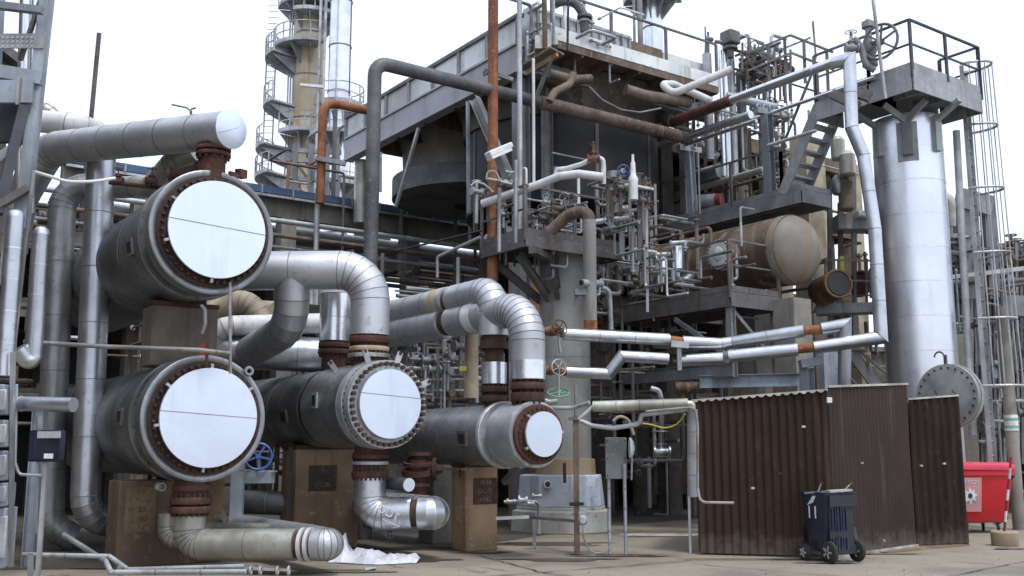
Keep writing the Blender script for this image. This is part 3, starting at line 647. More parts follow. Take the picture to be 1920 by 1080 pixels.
b = MB(); z8 = zat(nF, 655); b.lathe(V((nF.x, nF.y, z7)), Z, [(0, .15), (z8 - z7, .15), (z8 - z7, .23), (z8 - z7 + .12, .23)], 'boltdark', 28); b.cyl(V((nF.x, nF.y, z8)), zz(nF, 625), .2, 'boltdark', 24); T.part('dark_section', b)  # dark flanged section between the bright sleeve and the elbow
f1 = zz(nF, 545); g1 = along(f1, Y, px=853); g2 = along(f1, Y, px=843)
b = MB(); b.pipe([zz(nF, 630), f1, g1], .25, 'satin', seg=32, bend=.55, nb=5, gap=.5); T.part('pipe_jacket', b)
b = MB(); b.lathe(g1, Y, [(0, .2), ((g2 - g1).length, .2)], 'rust', 28); T.part('gap_ring', b)
b = MB(); b.pipe([g2, along(f1, Y, px=735) + Y * 3], .25, 'satin', seg=32, gap=.6); T.part('rear_jacket', b)
b = MB(); b.lathe(g2 + Y * .12, Y, [(0, .25), (0, .254), (.3, .254), (.3, .25)], 'ochre', 32); T.part('stained_band', b)
pipe('plain grey upright pipe behind the silver sleeve of the small exchanger', [(884, 745, 17.6), (884, 620, 17.6)], 13, m='tan', seam=None)
b = MB(); b.box(P(868, 691, 17.4), .12, .02, .08, 'yellow', RT, HF, Z); one('yellow_sign', 'small yellow sign in the dark between pipes', 'sign', b)
# white sheet on the ground
rd = random.Random(3); mb = MB(); o0 = G(625, 1050); nx_, ny_ = 22, 9; vs = []
for j in range(ny_ + 1):
    for i in range(nx_ + 1):
        u = i / nx_; v_ = j / ny_; wdt = 1 - .55 * abs(u - .35)
        hgt = .24 * math.exp(-((u - .12) / .05) ** 2) * math.exp(-((v_ - .5) / .5) ** 2) + .06 * math.exp(-((u - .42) / .12) ** 2) * (1 - v_ * .4) + .07 * abs(math.sin(9 * u + 5 * v_)) * (1 - u) + .05 * abs(math.sin(15 * u - 7 * v_)) + .03 * abs(math.sin(23 * u + 11 * v_)) + .02
        hgt = .012 + (hgt - .012) * math.sin(math.pi * min(1, max(0, v_ * 1.15))) ** .8 * 1.25
        vs.append(o0 + RT * (u * 1.28 + .04 * math.sin(7 * v_)) + HF * ((v_ - .5) * 1.1 * wdt - .25 * u + .08 * math.sin(8 * u)) + Z * hgt)
mb.add(vs, [(j * (nx_ + 1) + i, j * (nx_ + 1) + i + 1, (j + 1) * (nx_ + 1) + i + 1, (j + 1) * (nx_ + 1) + i) for j in range(ny_) for i in range(nx_)], 'sheet')
one('crumpled_sheet', 'crumpled white plastic sheet lying on the ground below the exchangers', 'plastic sheet', mb, angle=9)

# dark structure and small pipes behind the exchangers
for lb, gp, a_ in (('dim small pipe in the shade behind the two large exchangers', 'dim pipes behind the large exchangers', (20, 380, 420, 900, 18.5, 23, 26, 41)), ('dim small pipe low in the shade behind the piers', 'dim pipes behind the piers', (430, 860, 900, 985, 18.5, 22, 20, 42)), ('small pipe in the shaded thicket behind the arching pipes', 'small pipes behind the arching pipes', (740, 600, 930, 760, 18.6, 22.5, 30, 43))):
    thicket(lb, gp, *a_)
# ================================================================ LEFT SIDE
pipe('widest silver upright pipe left of the exchangers, curving right at its foot', [(193, 262, 16.1), (190, 300, 16.1), (158, 975, 15.2), (260, 985, 15.8)], r=.215, m='jacket', seg=32, bend=.42, nb=5, gap=.8)
pipe('dull upright pipe with elbow at the top, behind the widest silver one', [(216, 350, 17.4), (118, 350, 17.2), (98, 800, 16.6), (93, 985, 16.4), (140, 1010, 16.5)], r=.222, m='dull', seg=30, bend=.5, nb=6, gap=.8)
def capped(label, pts, r, m='jacket', gap=.8, cap=True, seam='band'):
    T = Thing('capped_pipe', label, 'pipe', W(pts[-1]) - Z * r); b = MB(); b.pipe(pts, r, m, gap=gap, seam=seam, seg=26); T.part('pipe_jacket', b)
    a = W(pts[0]); d = (a - W(pts[1])).normalized(); b = MB(); b.lathe(a, d, [(0, r * 1.01), (r * .3, r * .97), (r * .65, r * .8), (r * .9, r * .5), (r, .01)], m, 26); T.part('end_cap', b); return T
capped('tall round topped silver pipe at the left edge', [(29, 408, 11.8), (7, 705, 11.5)], .098, gap=.35)
capped('shorter round topped silver pipe with angled foot near the left edge', [(77, 440, 12.9), (61, 688, 12.7), (33, 655, 12.6)], .108, gap=.42)
pipe('short rounded horizontal pipe above the navy junction box', [(8, 756, 11.7), (26, 757, 11.7), (40, 757, 11.6), (138, 759, 11.4)], 13.5, m='jacket', seam='band', gap=.45)
pipe('white pipe running left at the top, behind the capped one', [(20, 222, 17.6), (165, 236, 17.4), (200, 262, 18.4)], 21, m='white', seg=28, gap=.9, bend=.3, nb=2)
pipe('cream pipe elbow peeking over the white pipe at top left', [(50, 202, 20), (92, 206, 20), (112, 235, 20)], 14, m='cream', seg=20)
pipe('thin brown conduit standing at the left edge', [(63, 320, 12.3), (28, 640, 12.1), (25, 720, 12.1)], 3.4, m='post', seam=None)
pipe('white hose sagging from the conduit across the dull elbow', [(63, 322, 12.3), (85, 328, 12.6), (130, 342, 12.9), (180, 340, 13), (216, 334, 13.2)], 3.2, m='white', seam=None, bend=.3, joint=False)
pipe('thin grey conduit beside the cabinets at the left edge', [(31, 720, 11.6), (28, 868, 11.5), (36, 890, 11.5), (78, 891, 11.5)], 3, m='galv', seam=None, bend=.06)
# far left steel frame
T = Thing('stair_tower', 'blue grey steel stair tower at the top left corner', 'steel frame', P(30, 500, 12.6))
def part_bar(T, name, p0, p1, w_, h_, m, up=Z, hb=False):
    b = MB(); (b.hbeam if hb else b.bar)(p0, p1, w_, h_, m, up); T.part(name, b)
part_bar(T, 'column', P(98, -90, 13.5), P(40, 430, 12.6), .14, .14, 'bluesteel', HF)
part_bar(T, 'column', P(2, -90, 13.5), P(-30, 500, 12.6), .12, .12, 'bluesteel', HF)
for y0, y1, hh in ((12, 20, .09), (134, 148, .17), (-40, -38, .1)):
    part_bar(T, 'cross_beam', P(-40, y0 - 6, 13.0), P(80, y1, 13.0), .1, hh, 'bluesteel')
b = MB(); b.box(P(16, 172, 12.9), .62, .05, .30, 'bluesteel', RT, HF, Z); b.box(P(36, 172, 12.85), .03, .08, .36, 'galv', RT, HF, Z); T.part('box_plate', b)
b = MB(); b.box(P(10, 77, 13.1), 1.0, .02, .2, 'galv', RT, HF, Z)
for i in range(9):
    for j in range(3): b.box(P(-12 + i * 9, 70 + j * 8, 13.08), .025, .01, .025, 'white', RT, HF, Z)
T.part('perforated_plate', b)
part_bar(T, 'brace', P(80, -10, 13.3), P(38, 113, 13.2), .05, .05, 'greysteel')
part_bar(T, 'brace', P(44, 200, 12.9), P(-5, 400, 12.5), .12, .14, 'darksteel'); part_bar(T, 'brace', P(42, 262, 12.9), P(-10, 300, 12.6), .06, .09, 'bluesteel'); part_bar(T, 'brace', P(55, 352, 12.6), P(-10, 390, 12.5), .1, .09, 'greysteel')
b = MB(); b.box(P(5, 225, 13.4), .62, .1, .62, 'darksteel', RT, HF, Z); T.part('gusset_plate', b)
for px_, rr, lb in ((46, 11, 'pale upright pipe behind the blue grey stair tower, the left one'), (64, 8, 'pale upright pipe behind the blue grey stair tower, the right one')):
    pipe(lb, [(px_ + 6, -90, 15), (px_ - 6, 260, 14.8), (px_ - 8, 400, 14.8)], rr, m='bright', seg=16)
pipe('grey mast rising behind the white pipe at top left', [(186, 62, 24), (170, 230, 24), (150, 430, 24)], 4.2, m='greysteel', seam=None, name='mast', cat='mast')
T = Thing('street_lamp', 'tiny lamp post arm showing above the big capped pipe', 'street lamp', P(358, 420, 45)); b = MB(); b.cyl(P(360, 420, 45), P(358, 208, 45), .06, 'greysteel', 8); T.part('lamp_post', b); b = MB(); b.pipe([P(358, 208, 45), P(350, 202, 45), P(322, 196, 45)], .04, 'greysteel', seam=None, seg=6); b.bar(P(358, 205, 45), P(367, 202, 45), .08, .05, 'greysteel'); T.part('lamp_arm', b)
# junction box, cabinets, posts
T = Thing('junction_box', 'navy blue junction box with two white labels on a post', 'junction box', P(86, 870, 11.6))
b = MB(); b.box(P(88, 836, 11.6), .37, .16, .36, 'junction', RT, HF, Z); T.part('box_body', b, bevel=.03)
b = MB(); b.box(P(88, 836, 11.5), .33, .03, .32, 'junction', RT, HF, Z); T.part('box_lid', b, bevel=.015)
b = MB(); b.box(P(92, 815, 11.37), .26, .012, .075, 'galv', RT, HF, Z); T.part('name_plate', b); b = MB(); b.box(P(91, 855, 11.37), .1, .012, .055, 'paint', RT, HF, Z); T.part('small_label', b)
b = MB(); b.bar(P(86, 868, 11.62), V((P(86, 868, 11.62).x, P(86, 868, 11.62).y, 0)), .045, .045, 'galv', HF); T.part('support_post', b)
b = MB(); b.bar(P(71, 866, 11.6), P(70, 1000, 11.6), .03, .03, 'galv', HF); b.bar(P(80, 866, 11.6), P(78, 990, 11.6), .02, .02, 'galv', HF); b.cyl(P(74, 780, 11.6), P(74, 812, 11.6), .04, 'galv'); T.part('conduit', b)
p = G(54, 1062); q = zz(p, 765)
b = MB(); b.hbeam(V((p.x, p.y, 0)), q, .16, .16, 'bluesteel', RT); one('steel_column', 'blue grey steel post behind the navy junction box', 'steel column', b)
T = Thing('equipment_rack', 'stack of grey cast cabinets at the left edge', 'cabinet', P(4, 1060, 11.4))
for i, (y0, y1) in enumerate(((722, 778), (788, 838), (845, 900), (905, 948), (952, 1062))):
    b = MB(); b.box(P(4, (y0 + y1) / 2, 11.4), .17, .3, (y1 - y0) / 1900 * 11.4, 'bluesteel', RT, HF, Z); b.box(P(2, (y0 + y1) / 2, 11.22), .12, .04, (y1 - y0) / 1900 * 11.4 * .7, 'galv', RT, HF, Z); T.part('cabinet_door' if i != 1 else 'round_housing', b, bevel=.015)
b = MB(); b.bar(P(21, 1062, 11.4), P(24, 660, 11.4), .035, .06, 'galv', HF); T.part('frame_post', b)
for pts, lab in (([(43, 1040, 12.4), (205, 1043, 12.4), (240, 1068, 12.2), (458, 1062, 12.2)], 'low silver handrail pipe near the ground at bottom left, the upper one'), ([(120, 1003, 13.2), (198, 1052, 12.3), (208, 1073, 12.1), (462, 1072, 12.0)], 'low silver handrail pipe near the ground at bottom left, the lower one')):
    pipe(lab, pts, 4.6, m='galv', seam='seam', gap=.5, seg=12, bend=.08, nb=2)
for i, (a, b_) in enumerate((((57, 1036), (57, 1082)), ((225, 1062), (225, 1086)))):
    mb = MB().bar(P(*a, 12.2), P(*b_, 12.2), .05, .05, 'galv', HF); one('pipe_support', ('short stub post under the low handrail pipe below the junction box', 'short stub post under the low handrail pipe at its bend')[i], 'pipe support', mb)
T = Thing('clamp_assembly', 'small galvanised pipe clamp with bolts on the ground at bottom left', 'pipe clamp', P(485, 1078, 12.8))
b = MB(); b.bar(P(463, 1066, 12.9), P(540, 1069, 12.9), .03, .03, 'galv'); T.part('clamp_bar', b)
for a in (470, 488, 520, 541): b = MB(); b.torus(P(a, 1070, 12.8), RT, .05, .015, 'galv', 14, 6); T.part('clamp_ring', b)
# blue handwheel by the lower large exchanger
T = Thing('gate_valve', 'bright blue handwheel on a grey stand right of the lower large exchanger', 'valve', P(484, 915, 14.6))
T.part('handwheel', wheel_mb(P(484, 856, 14.6), (-HF * .85 + RT * .2 + Z * .2), .19, 'bluewheel', .022)); b = MB(); b.box(P(486, 895, 14.7), .4, .25, .16, 'bluesteel', RT, HF, Z); b.bar(P(455, 882, 14.75), P(516, 884, 14.75), .3, .02, 'galv', Z); T.part('stand_top', b); b = MB(); b.cyl(P(484, 856, 14.6), P(486, 880, 15), .03, 'galv'); T.part('valve_stem', b)
p = G(440, 1040); q = zz(p, 860); b = MB(); b.bar(V((p.x, p.y, 0)), q, .19, .12, 'bluesteel', HF); one('steel_column', 'blue grey post between the lower exchanger and the blue handwheel', 'steel column', b)
b = MB(); b.bar(P(545, 840, 15.6), P(543, 965, 15.6), .05, .05, 'black', HF); one('thin_post', 'thin black post left of the brown concrete pier', 'post', b)
pipe('grey horizontal pipe at knee height behind the blue handwheel', [(440, 940, 17), (562, 945, 17)], 22, m='dull', seg=24, gap=.5, seam='band')

# ================================================================ AIR COOLER DECK
cn = P(972, 134, 23.0)                       # lower near corner
zb = cn.z; zs = zat(cn, 78); zt = zat(cn, 30)
cl = V((along(cn, Y, px=645).x, along(cn, Y, px=645).y, zb)); cr = along(cn, X, px=1335)
LY = (cl - cn).length; LX = (cr - cn).length
T = Thing('air_cooler', 'huge raised air cooler box with pale side panels over dark fan rings', 'air cooler', V((cn.x + LX / 2, cn.y + LY / 2, zb)))
b = MB(); b.box(V((cn.x + .04, cn.y + LY / 2, (zb + zs) / 2)), .08, LY, zs - zb, 'fascia'); b.box(V((cn.x + .1, cn.y + LY / 2, zb + .03)), .3, LY - .1, .05, 'fascia')
b.box(V((cn.x + .1, cn.y + LY / 2, zs - .03)), .3, LY - .1, .05, 'fascia'); T.part('side_girder', b)
b = MB(); b.box(V((cn.x + .06, cn.y + LY / 2, (zs + zt) / 2)), .04, LY, zt - zs - .02, 'panel'); T.part('wind_wall', b)
b = MB(); b.box(V((cn.x + .05, cn.y + LY / 2, zt + .03)), .16, LY + .1, .09, 'greysteel')
for i in range(8): b.box(V((cn.x + .02, cn.y + .04 + (LY - .08) * i / 7, (zs + zt) / 2)), .07, .11, zt - zs, 'midsteel')
T.part('panel_frame', b)
b = MB(); b.box(V((cn.x + LX / 2 + .1, cn.y + .06, (zb + zs) / 2 + .1)), LX - .2, .1, (zs - zb) * .8, 'bluesteel'); b.box(V((cn.x + LX / 2 + .1, cn.y + .1, zb + .08)), LX - .2, .3, .06, 'midsteel'); T.part('end_girder', b)
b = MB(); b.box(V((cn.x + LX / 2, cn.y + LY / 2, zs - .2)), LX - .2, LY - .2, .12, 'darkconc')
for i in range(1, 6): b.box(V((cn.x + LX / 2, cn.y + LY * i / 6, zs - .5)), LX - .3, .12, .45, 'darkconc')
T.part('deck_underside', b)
# header boxes on top along the near end
b = MB(); b.box(V((cn.x + 1.9, cn.y + .3, zs + .55)), 3.0, .7, .8, 'galv')
for k in range(13): b.box(V((cn.x + .5 + k * .235, cn.y - .07, zs + .55)), .05, .05, .7, 'dull')
for zz_ in (.25, .55, .85): b.bolts(V((cn.x + 1.9, cn.y - .08, zs + zz_)), X, .0, 1, .01, .01, 'dull'); b.bar(V((cn.x + .4, cn.y - .09, zs + zz_)), V((cn.x + 3.4, cn.y - .09, zs + zz_)), .03, .03, 'dull')
T.part('header_box', b)
b = MB(); b.box(V((cn.x + LX * .62, cn.y + .25, zs + .62)), LX * .22, .4, .55, 'brownpipe'); T.part('header_box', b, label='dark brown header box')
b = MB(); b.box(V((cn.x + LX * .87, cn.y + .2, zs + .52)), LX * .28, .4, .62, 'panel'); b.box(V((cn.x + LX * .75, cn.y + .12, zs + .2)), LX * .5, .5, .1, 'midsteel'); T.part('header_box', b, label='pale header box')
for k_, (ox, oy, r_, py_) in enumerate(((LX * .46, LY * .72, 1.9, 374), (LX * .50, LY * .27, 2.5, 402))):
    c_ = V((cn.x + ox, cn.y + oy, 0)); zq = zat(V((c_.x, c_.y, 0)) - HF * r_, py_); zm = zb - (.75 if k_ == 0 else .55)
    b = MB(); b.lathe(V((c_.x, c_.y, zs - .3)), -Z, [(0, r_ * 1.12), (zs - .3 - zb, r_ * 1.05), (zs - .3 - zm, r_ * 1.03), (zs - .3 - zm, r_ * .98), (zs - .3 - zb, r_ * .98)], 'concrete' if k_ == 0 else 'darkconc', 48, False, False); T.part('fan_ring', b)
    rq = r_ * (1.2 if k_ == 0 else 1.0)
    b = MB(); b.lathe(V((c_.x, c_.y, zm + .05)), -Z, [(0, r_ * .97), (.05, rq), (zm - zq - .35, rq), (zm - zq - .2, r_ * .9), (zm - zq - .2, r_ * .25), (.3, r_ * .22)], 'darkpipe' if k_ == 0 else 'black', 48, True, True); T.part('dark_fan_skirt', b)  # the black one puts the shade inside the fan opening into its colour
    for j in (range(0) if k_ == 0 else range(9)):
        a_ = j * 2 * math.pi / 9 + .2; d = X * math.cos(a_) + Y * math.sin(a_); b = MB(); b.bar(V((c_.x, c_.y, zb)) + d * r_ * .99, V((c_.x, c_.y, zq - (.6 if k_ == 0 else .1))) + d * r_ * .99, .09, .09, 'greysteel', d); T.part('plenum_leg', b)
# columns under the deck
def column(label, px_, py_top, d_, z0, w_=.22, m='midsteel', group=None):
    p = P(px_, py_top, d_); b = MB(); b.hbeam(V((p.x, p.y, z0)), p, w_, w_, m, X); return one('steel_column', label, 'steel column', b, group)
b = MB(); q = V((cn.x + .25, cn.y + .25, 0)); b.hbeam(q, V((q.x, q.y, zb)), .3, .3, 'midsteel', X); one('steel_column', 'wide grey steel column under the near corner of the air cooler', 'steel column', b)
for i, (tx, ty, lb) in enumerate(((1.15, .45, 'left of the paired steel columns in front of the black fan opening'), (1.75, .5, 'right of the paired steel columns in front of the black fan opening'), (5.6, .4, 'steel column under the right end of the air cooler'))):
    q = V((cn.x + tx, cn.y + ty, 0)); b = MB(); b.hbeam(q, V((q.x, q.y, zb)), .2, .2, 'post', X); one('steel_column', lb, 'steel column', b)
q = V((cn.x + .4, cn.y + LY - .4, 8.2)); b = MB(); b.cyl(q, V((q.x, q.y, zb)), .22, 'cream', 16); one('round_column', 'round cream leg under the far left corner of the air cooler', 'support leg', b)
for px0, py0, px1, py1, lb in ((918 - 35, 192, 1, 1, 0),): pass
for a, b_, w_, m_, lb in (((785, 240, 25.5), (742, 388, 25.8), .07, 'galv', 'slanted pale strut under the air cooler'), ((877, 190, 24.6), (879, 400, 24.6), .07, 'galv', 'upright pale strut under the air cooler'),
                          ((712, 285, 26.8), (712, 360, 26.8), .09, 'galv', 'short pale upright strut under the left end of the air cooler'), ((890, 185, 23.6), (960, 345, 22.6), .2, 'midsteel', 'wide grey diagonal brace under the air cooler corner')):
    mb = MB(); (mb.hbeam if w_ == .2 else mb.bar)(P(*a), P(*b_), w_, w_, m_); one('brace', lb, 'steel brace', mb)
# walkway at the near end of the deck
w0 = along(V((cn.x, cn.y - .9, zs - .25)), X, px=1035); w1 = along(w0, X, px=1345)
T = platform('maintenance_walkway', 'long walkway with brown stained edge along the top of the air cooler', [w0, w1, w1 + Y * .8, w0 + Y * .8], w0.z + .05, .16, 'brownpipe', None, deckm='brownpipe')
b = MB(); b.bar(w0 + Z * .22 - Y * .02, w1 + Z * .22 - Y * .02, .02, .3, 'panel'); T.part('toe_board', b)
railing(T, [w0 + Z * .05, w1 + Z * .05], 1.15, 'greysteel', 1.55, mid=False)
T = Thing('corner_stage', 'small brown stage on angled brackets at the near corner of the air cooler', 'platform', cn - Y * .8 - Z * .3)
s0 = P(985, 131, 22.3); s1 = P(1045, 95, 21.8); s2 = s1 + X * .5
b = MB(); b.bar(s0, s1, .5, .05, 'brownpipe'); b.bar(s0 - Z * .08, s1 - Z * .08, .06, .1, 'ochre'); T.part('deck', b); b = MB(); b.bar(P(1035, 105, 21.9), P(1003, 190, 22.2), .08, .06, 'post'); T.part('bracket', b)
b = MB(); b.cyl(P(1022, 92, 21.9), P(1020, -30, 21.9), .055, 'brownpipe'); b.cyl(P(1038, 84, 21.9), P(1038, -30, 21.9), .03, 'galv'); b.cyl(P(1064, 95, 21.6), P(1066, -30, 21.6), .025, 'black'); T.part('upright', b)
b = MB(); b.box(P(1018, 84, 22.1), .35, .35, .3, 'cream', RT, HF, Z); b.box(P(1035, 76, 22.1), .25, .3, .3, 'cream', RT, HF, Z); T.part('pedestal_block', b)
pipe('grey swan neck vent pipe on top of the air cooler', [(1040, 4, 23), (1078, 2, 23), (1096, 30, 23), (1096, 60, 23)], 8.5, m='darkpipe', seam=None, bend=.3, name='vent_pipe')
b = MB(); b.flange(P(1096, 32, 23), Z, .17, .07, 'darkpipe'); b.flange(P(1096, 40, 23), Z, .13, .05, 'galv'); one('pipe_flange', 'flange below the swan neck vent pipe', 'pipe flange', b)
for (a, b_, lb) in (((1044, 20), (1068, 20), 'l'),): pass
pipe('brown drain pipe hanging under the walkway', [(1030, 138, 22.6), (1075, 150, 22.8), (1108, 148, 23.0)], 9, m='brownpipe', seam=None)
pipe('lagged brown crooked pipe under the walkway', [(1075, 138, 22.3), (1068, 158, 22.2), (1040, 172, 21.9), (1030, 190, 21.8)], 7, m='brownpipe', seam=None, bend=.1)
pipe('thick brown pipe under the far part of the walkway', [(1172, 168, 23.8), (1210, 180, 24), (1290, 192, 25.5)], 11, m='brownpipe', seam=None)
pipe('cable sagging below the air cooler', [(1105, 163, 22.6), (1130, 188, 22.7), (1165, 206, 22.8), (1200, 211, 22.9), (1240, 203, 23)], 1.8, m='post', seam=None, bend=.8, joint=False, name='cable', cat='cable')
# tall pipes in front of the cooler
a = P(703, 116, 20.0); g_ = along(a, X, px=1292)
zf = V((a.x, a.y, 0))
pipe('long dark grey pipe rising then running right below the air cooler', [zf + Z * .0, a, along(a, X, px=1010)], r=.138, m='darkpipe', seam=None, seg=24, bend=.28)
pipe('rust streaked pipe continuing right under the air cooler', [along(a, X, px=1010) + X * .01, g_], r=.15, m='brownpipe', seam='seam', seg=24, gap=1.4)
a = P(925, -60, 22.0); pipe('tall orange rusty upright pipe in front of the air cooler', [V((a.x, a.y, 2)), V((a.x, a.y, zat(a, 520))), V((a.x, a.y, zat(a, 215))), a], r=.11, m='orange', seam=None, seg=20)
a = P(606, 190, 27); pipe('orange rusty pipe bending right behind the dark grey pipe', [V((a.x, a.y, 8)), a, along(a, X, px=700)], r=.115, m='orange', seam=None, seg=20, bend=.35)
for px_, rr, m_, lb, y1 in ((968, 5, 'galv', 'thin grey upright pipe right of the orange rusty upright', 460), (1000, 3, 'white', 'thin white upright rod at the air cooler corner', 345), (590, 5, 'galv', 'thin silver upright pipe in front of the concrete pipe rack', 470), (655, 1.2, 'brownpipe', 'very thin rod above the air cooler', 180)):
    a = P(px_ + (6 if px_ != 1000 else 0), -60 if px_ not in (1000, 590) else (110 if px_ == 1000 else 355), 21.5 if px_ > 900 else 27); pipe(lb, [a, V((a.x, a.y, zat(a, y1)))], rr, m=m_, seam=None, seg=10)
b = MB(); b.bar(P(907, 132, 21.8), P(962, 150, 21.8), .1, .08, 'midsteel'); b.bar(P(909, 140, 21.7), P(925, 130, 21.9), .1, .06, 'galv'); one('pipe_bracket', 'grey bracket holding the orange rusty upright', 'bracket', b)
b = MB(); b.bar(P(592, 297, 26.6), P(648, 307, 26.6), .12, .12, 'midsteel'); one('pipe_bracket', 'grey bracket holding the orange rusty bend', 'bracket', b)

# ================================================================ CONCRETE PIPE RACK
rk = P(400, 344, 28.2); rk = V((rk.x, rk.y, 0)); ztop = P(480, 358, 29.0).z; dX = X
r0 = along(V((rk.x, rk.y, ztop)), X, px=470); r0 = V((r0.x, r0.y, 0)); 
T = Thing('pipe_rack', 'long concrete pipe rack behind the exchangers with a roof of beams', 'pipe rack', r0 + X * 8)
RL = 26
for k, (dy, nm) in enumerate(((0, 'front_beam'), (6, 'rear_beam'))):
    b = MB(); b.box(V((r0.x + RL / 2 - 5, r0.y + dy, ztop - .42)), RL, .35, .62, 'concrete')
    for i in range(21): b.box(V((r0.x - 4.6 + i * 1.25, r0.y + dy - .19, ztop - .42)), .1, .05, .6, 'concrete')
    T.part(nm, b)
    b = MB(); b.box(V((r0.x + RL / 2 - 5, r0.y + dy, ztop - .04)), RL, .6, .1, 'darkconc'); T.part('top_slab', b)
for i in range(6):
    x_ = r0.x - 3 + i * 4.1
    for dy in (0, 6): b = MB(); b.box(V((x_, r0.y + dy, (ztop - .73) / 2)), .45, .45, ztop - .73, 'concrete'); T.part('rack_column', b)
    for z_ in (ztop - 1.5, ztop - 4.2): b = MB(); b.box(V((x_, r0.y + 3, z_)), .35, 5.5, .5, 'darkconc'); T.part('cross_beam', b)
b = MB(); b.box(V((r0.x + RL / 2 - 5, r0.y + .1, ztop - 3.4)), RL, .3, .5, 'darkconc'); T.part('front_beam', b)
b = MB(); q = V((r0.x - 5, r0.y - .45, ztop - .05)); b.box(q + X * 13, 26, .06, .2, 'bluetray'); b.box(q + X * 13 + Y * .2 - Z * .08, 26, .36, .04, 'bluetray'); b.box(q + X * 13 - Z * .16 - Y * .0, 26, .05, .07, 'galv')
for i in range(28): b.box(q + X * (.5 + i * .93) - Y * .04 - Z * .01, .04, .04, .24, 'galv')
one('cable_tray', 'long blue cable tray along the top of the concrete pipe rack', 'cable tray', b)
# rows of rack pipes (inside the shade)
rd = random.Random(11)
cols_ = ['brownpipe', 'darkpipe', 'post', 'dull', 'darkpipe', 'brownpipe', 'galv']
for lvl, z_ in enumerate((ztop - 1.15, ztop - 3.85, ztop - 6.0)):
    y_ = r0.y + .8
    for i in range(7):
        r_ = rd.choice((.08, .11, .15, .2)); m_ = rd.choice(cols_)
        b = MB(); b.pipe([V((r0.x - 5, y_, z_ + r_)), V((r0.x + 21, y_, z_ + r_))], r_, m_, seam=None, seg=12); y_ += .5 + r_
        one('rack_pipe', 'one of the dim parallel pipes lying in the shaded concrete pipe rack', 'pipe', b, 'parallel pipes in the shaded pipe rack')
for i, (py0, rr, m_) in enumerate(((437, 6, 'galv'), (484, 3.5, 'galv'), (463, 5, 'brownpipe'), (520, 6, 'brownpipe'))):
    p = P(690, py0, 27.8 + .3 * (i % 2)); pipe(('pale pipe along the front of the rack under the blue tray', 'thin pale pipe in front of the rack, below the other', 'brown pipe along the front of the shaded rack', 'lower brown pipe across the shaded rack')[i], [p - X * 9, p + X * 9], rr, m=m_, seam=None, seg=12)
pipe('thin pale pipe stepping down beside the brown rack pipes', [(820, 520, 21), (820, 482, 21), (900, 445, 20.5)], 3, m='galv', seam=None, seg=10, bend=.08)
pipe('thin black rod slanting across the pipe rack', [(745, 470, 23), (905, 432, 20)], 1.8, m='black', seam=None, seg=8)
thicket('small pipe or conduit on top of the air cooler at its near corner', 'small pipes on the air cooler corner', 985, 30, 1140, 100, 22.6, 23.6, 20, 51, ('galv', 'post', 'midsteel', 'panel'), (.02, .045), lens=(.2, .8))
thicket('dim small pipe crossing inside the shaded concrete pipe rack', 'dim small pipes in the pipe rack', 480, 440, 900, 600, 29, 35, 26, 52, ('brownpipe', 'darkpipe', 'greysteel'), (.03, .08), lens=(.8, 4))
thicket('thin pipe in the tangle at the foot of the far towers', 'thin pipes at the foot of the far towers', 560, 270, 650, 375, 44, 49, 12, 53, ('galv', 'post', 'midsteel', 'orange'), (.04, .09), lens=(.5, 2))
# dark backdrop added against the bright sky, standing in for deep shade
T = Thing('shade_backdrop', 'long dark backdrop added for the deep shade behind the whole plant', 'building', P(960, 845, 46)); B0 = P(960, 845, 46); B0 = V((B0.x, B0.y, 0))
dB = (RT * .9 + HF * .25).normalized(); nB = dB.cross(Z)
b = MB(); hB = 6.6
b.box(B0 + dB * -2 + Z * hB / 2 - nB * 4, 66, 8, hB, 'darkconc', dB, nB, Z); T.part('wall', b)
b = MB(); b.box(B0 + dB * -2 + Z * (hB + .12) - nB * 4, 66.6, 8.5, .24, 'greysteel', dB, nB, Z); T.part('roof', b)
for i in range(16):
    b = MB(); q = B0 + dB * (-32 + i * 4) + nB * .03 + Z * 4.3; b.box(q, 1.8, .08, 1.5, 'black', dB, nB, Z); b.box(q + nB * .03, 1.9, .05, .06, 'greysteel', dB, nB, Z); T.part('window', b)

# ================================================================ FAR TOWERS
def arc_platform(T, c, r0_, r1_, a0, a1, z, m='galv', rail=True, seg=14):
    b = MB(); 
    for i in range(seg):
        t0 = a0 + (a1 - a0) * i / seg; t1 = a0 + (a1 - a0) * (i + 1) / seg
        d0 = X * math.cos(t0) + Y * math.sin(t0); d1 = X * math.cos(t1) + Y * math.sin(t1); q = V((c.x, c.y, z))
        b.prism([q + d0 * r0_, q + d0 * r1_, q + d1 * r1_, q + d1 * r0_], Z * .1, m)
        if i % 3 == 0: b.prism([q + d0 * r0_ - Z * .9, q + d0 * r0_ - Z * .05, q + d0 * (r1_ - .05) - Z * .05], (Z.cross(d0)) * .06, m)
        b.bar(q + d0 * r1_ + Z * .12, q + d1 * r1_ + Z * .12, .02, .2, m)
    T.part('platform', b)
    if rail:
        b = MB()
        for i in range(seg + 1):
            t0 = a0 + (a1 - a0) * i / seg; d0 = X * math.cos(t0) + Y * math.sin(t0); q = V((c.x, c.y, z)) + d0 * r1_
            if i % 2 == 0: b.bar(q, q + Z * 1.1, .05, .05, m)
            if i < seg:
                t1 = a0 + (a1 - a0) * (i + 1) / seg; q1 = V((c.x, c.y, z)) + (X * math.cos(t1) + Y * math.sin(t1)) * r1_
                for k in (1.1, .6): b.bar(q + Z * k, q1 + Z * k, .045, .045, m)
        T.part('railing', b)
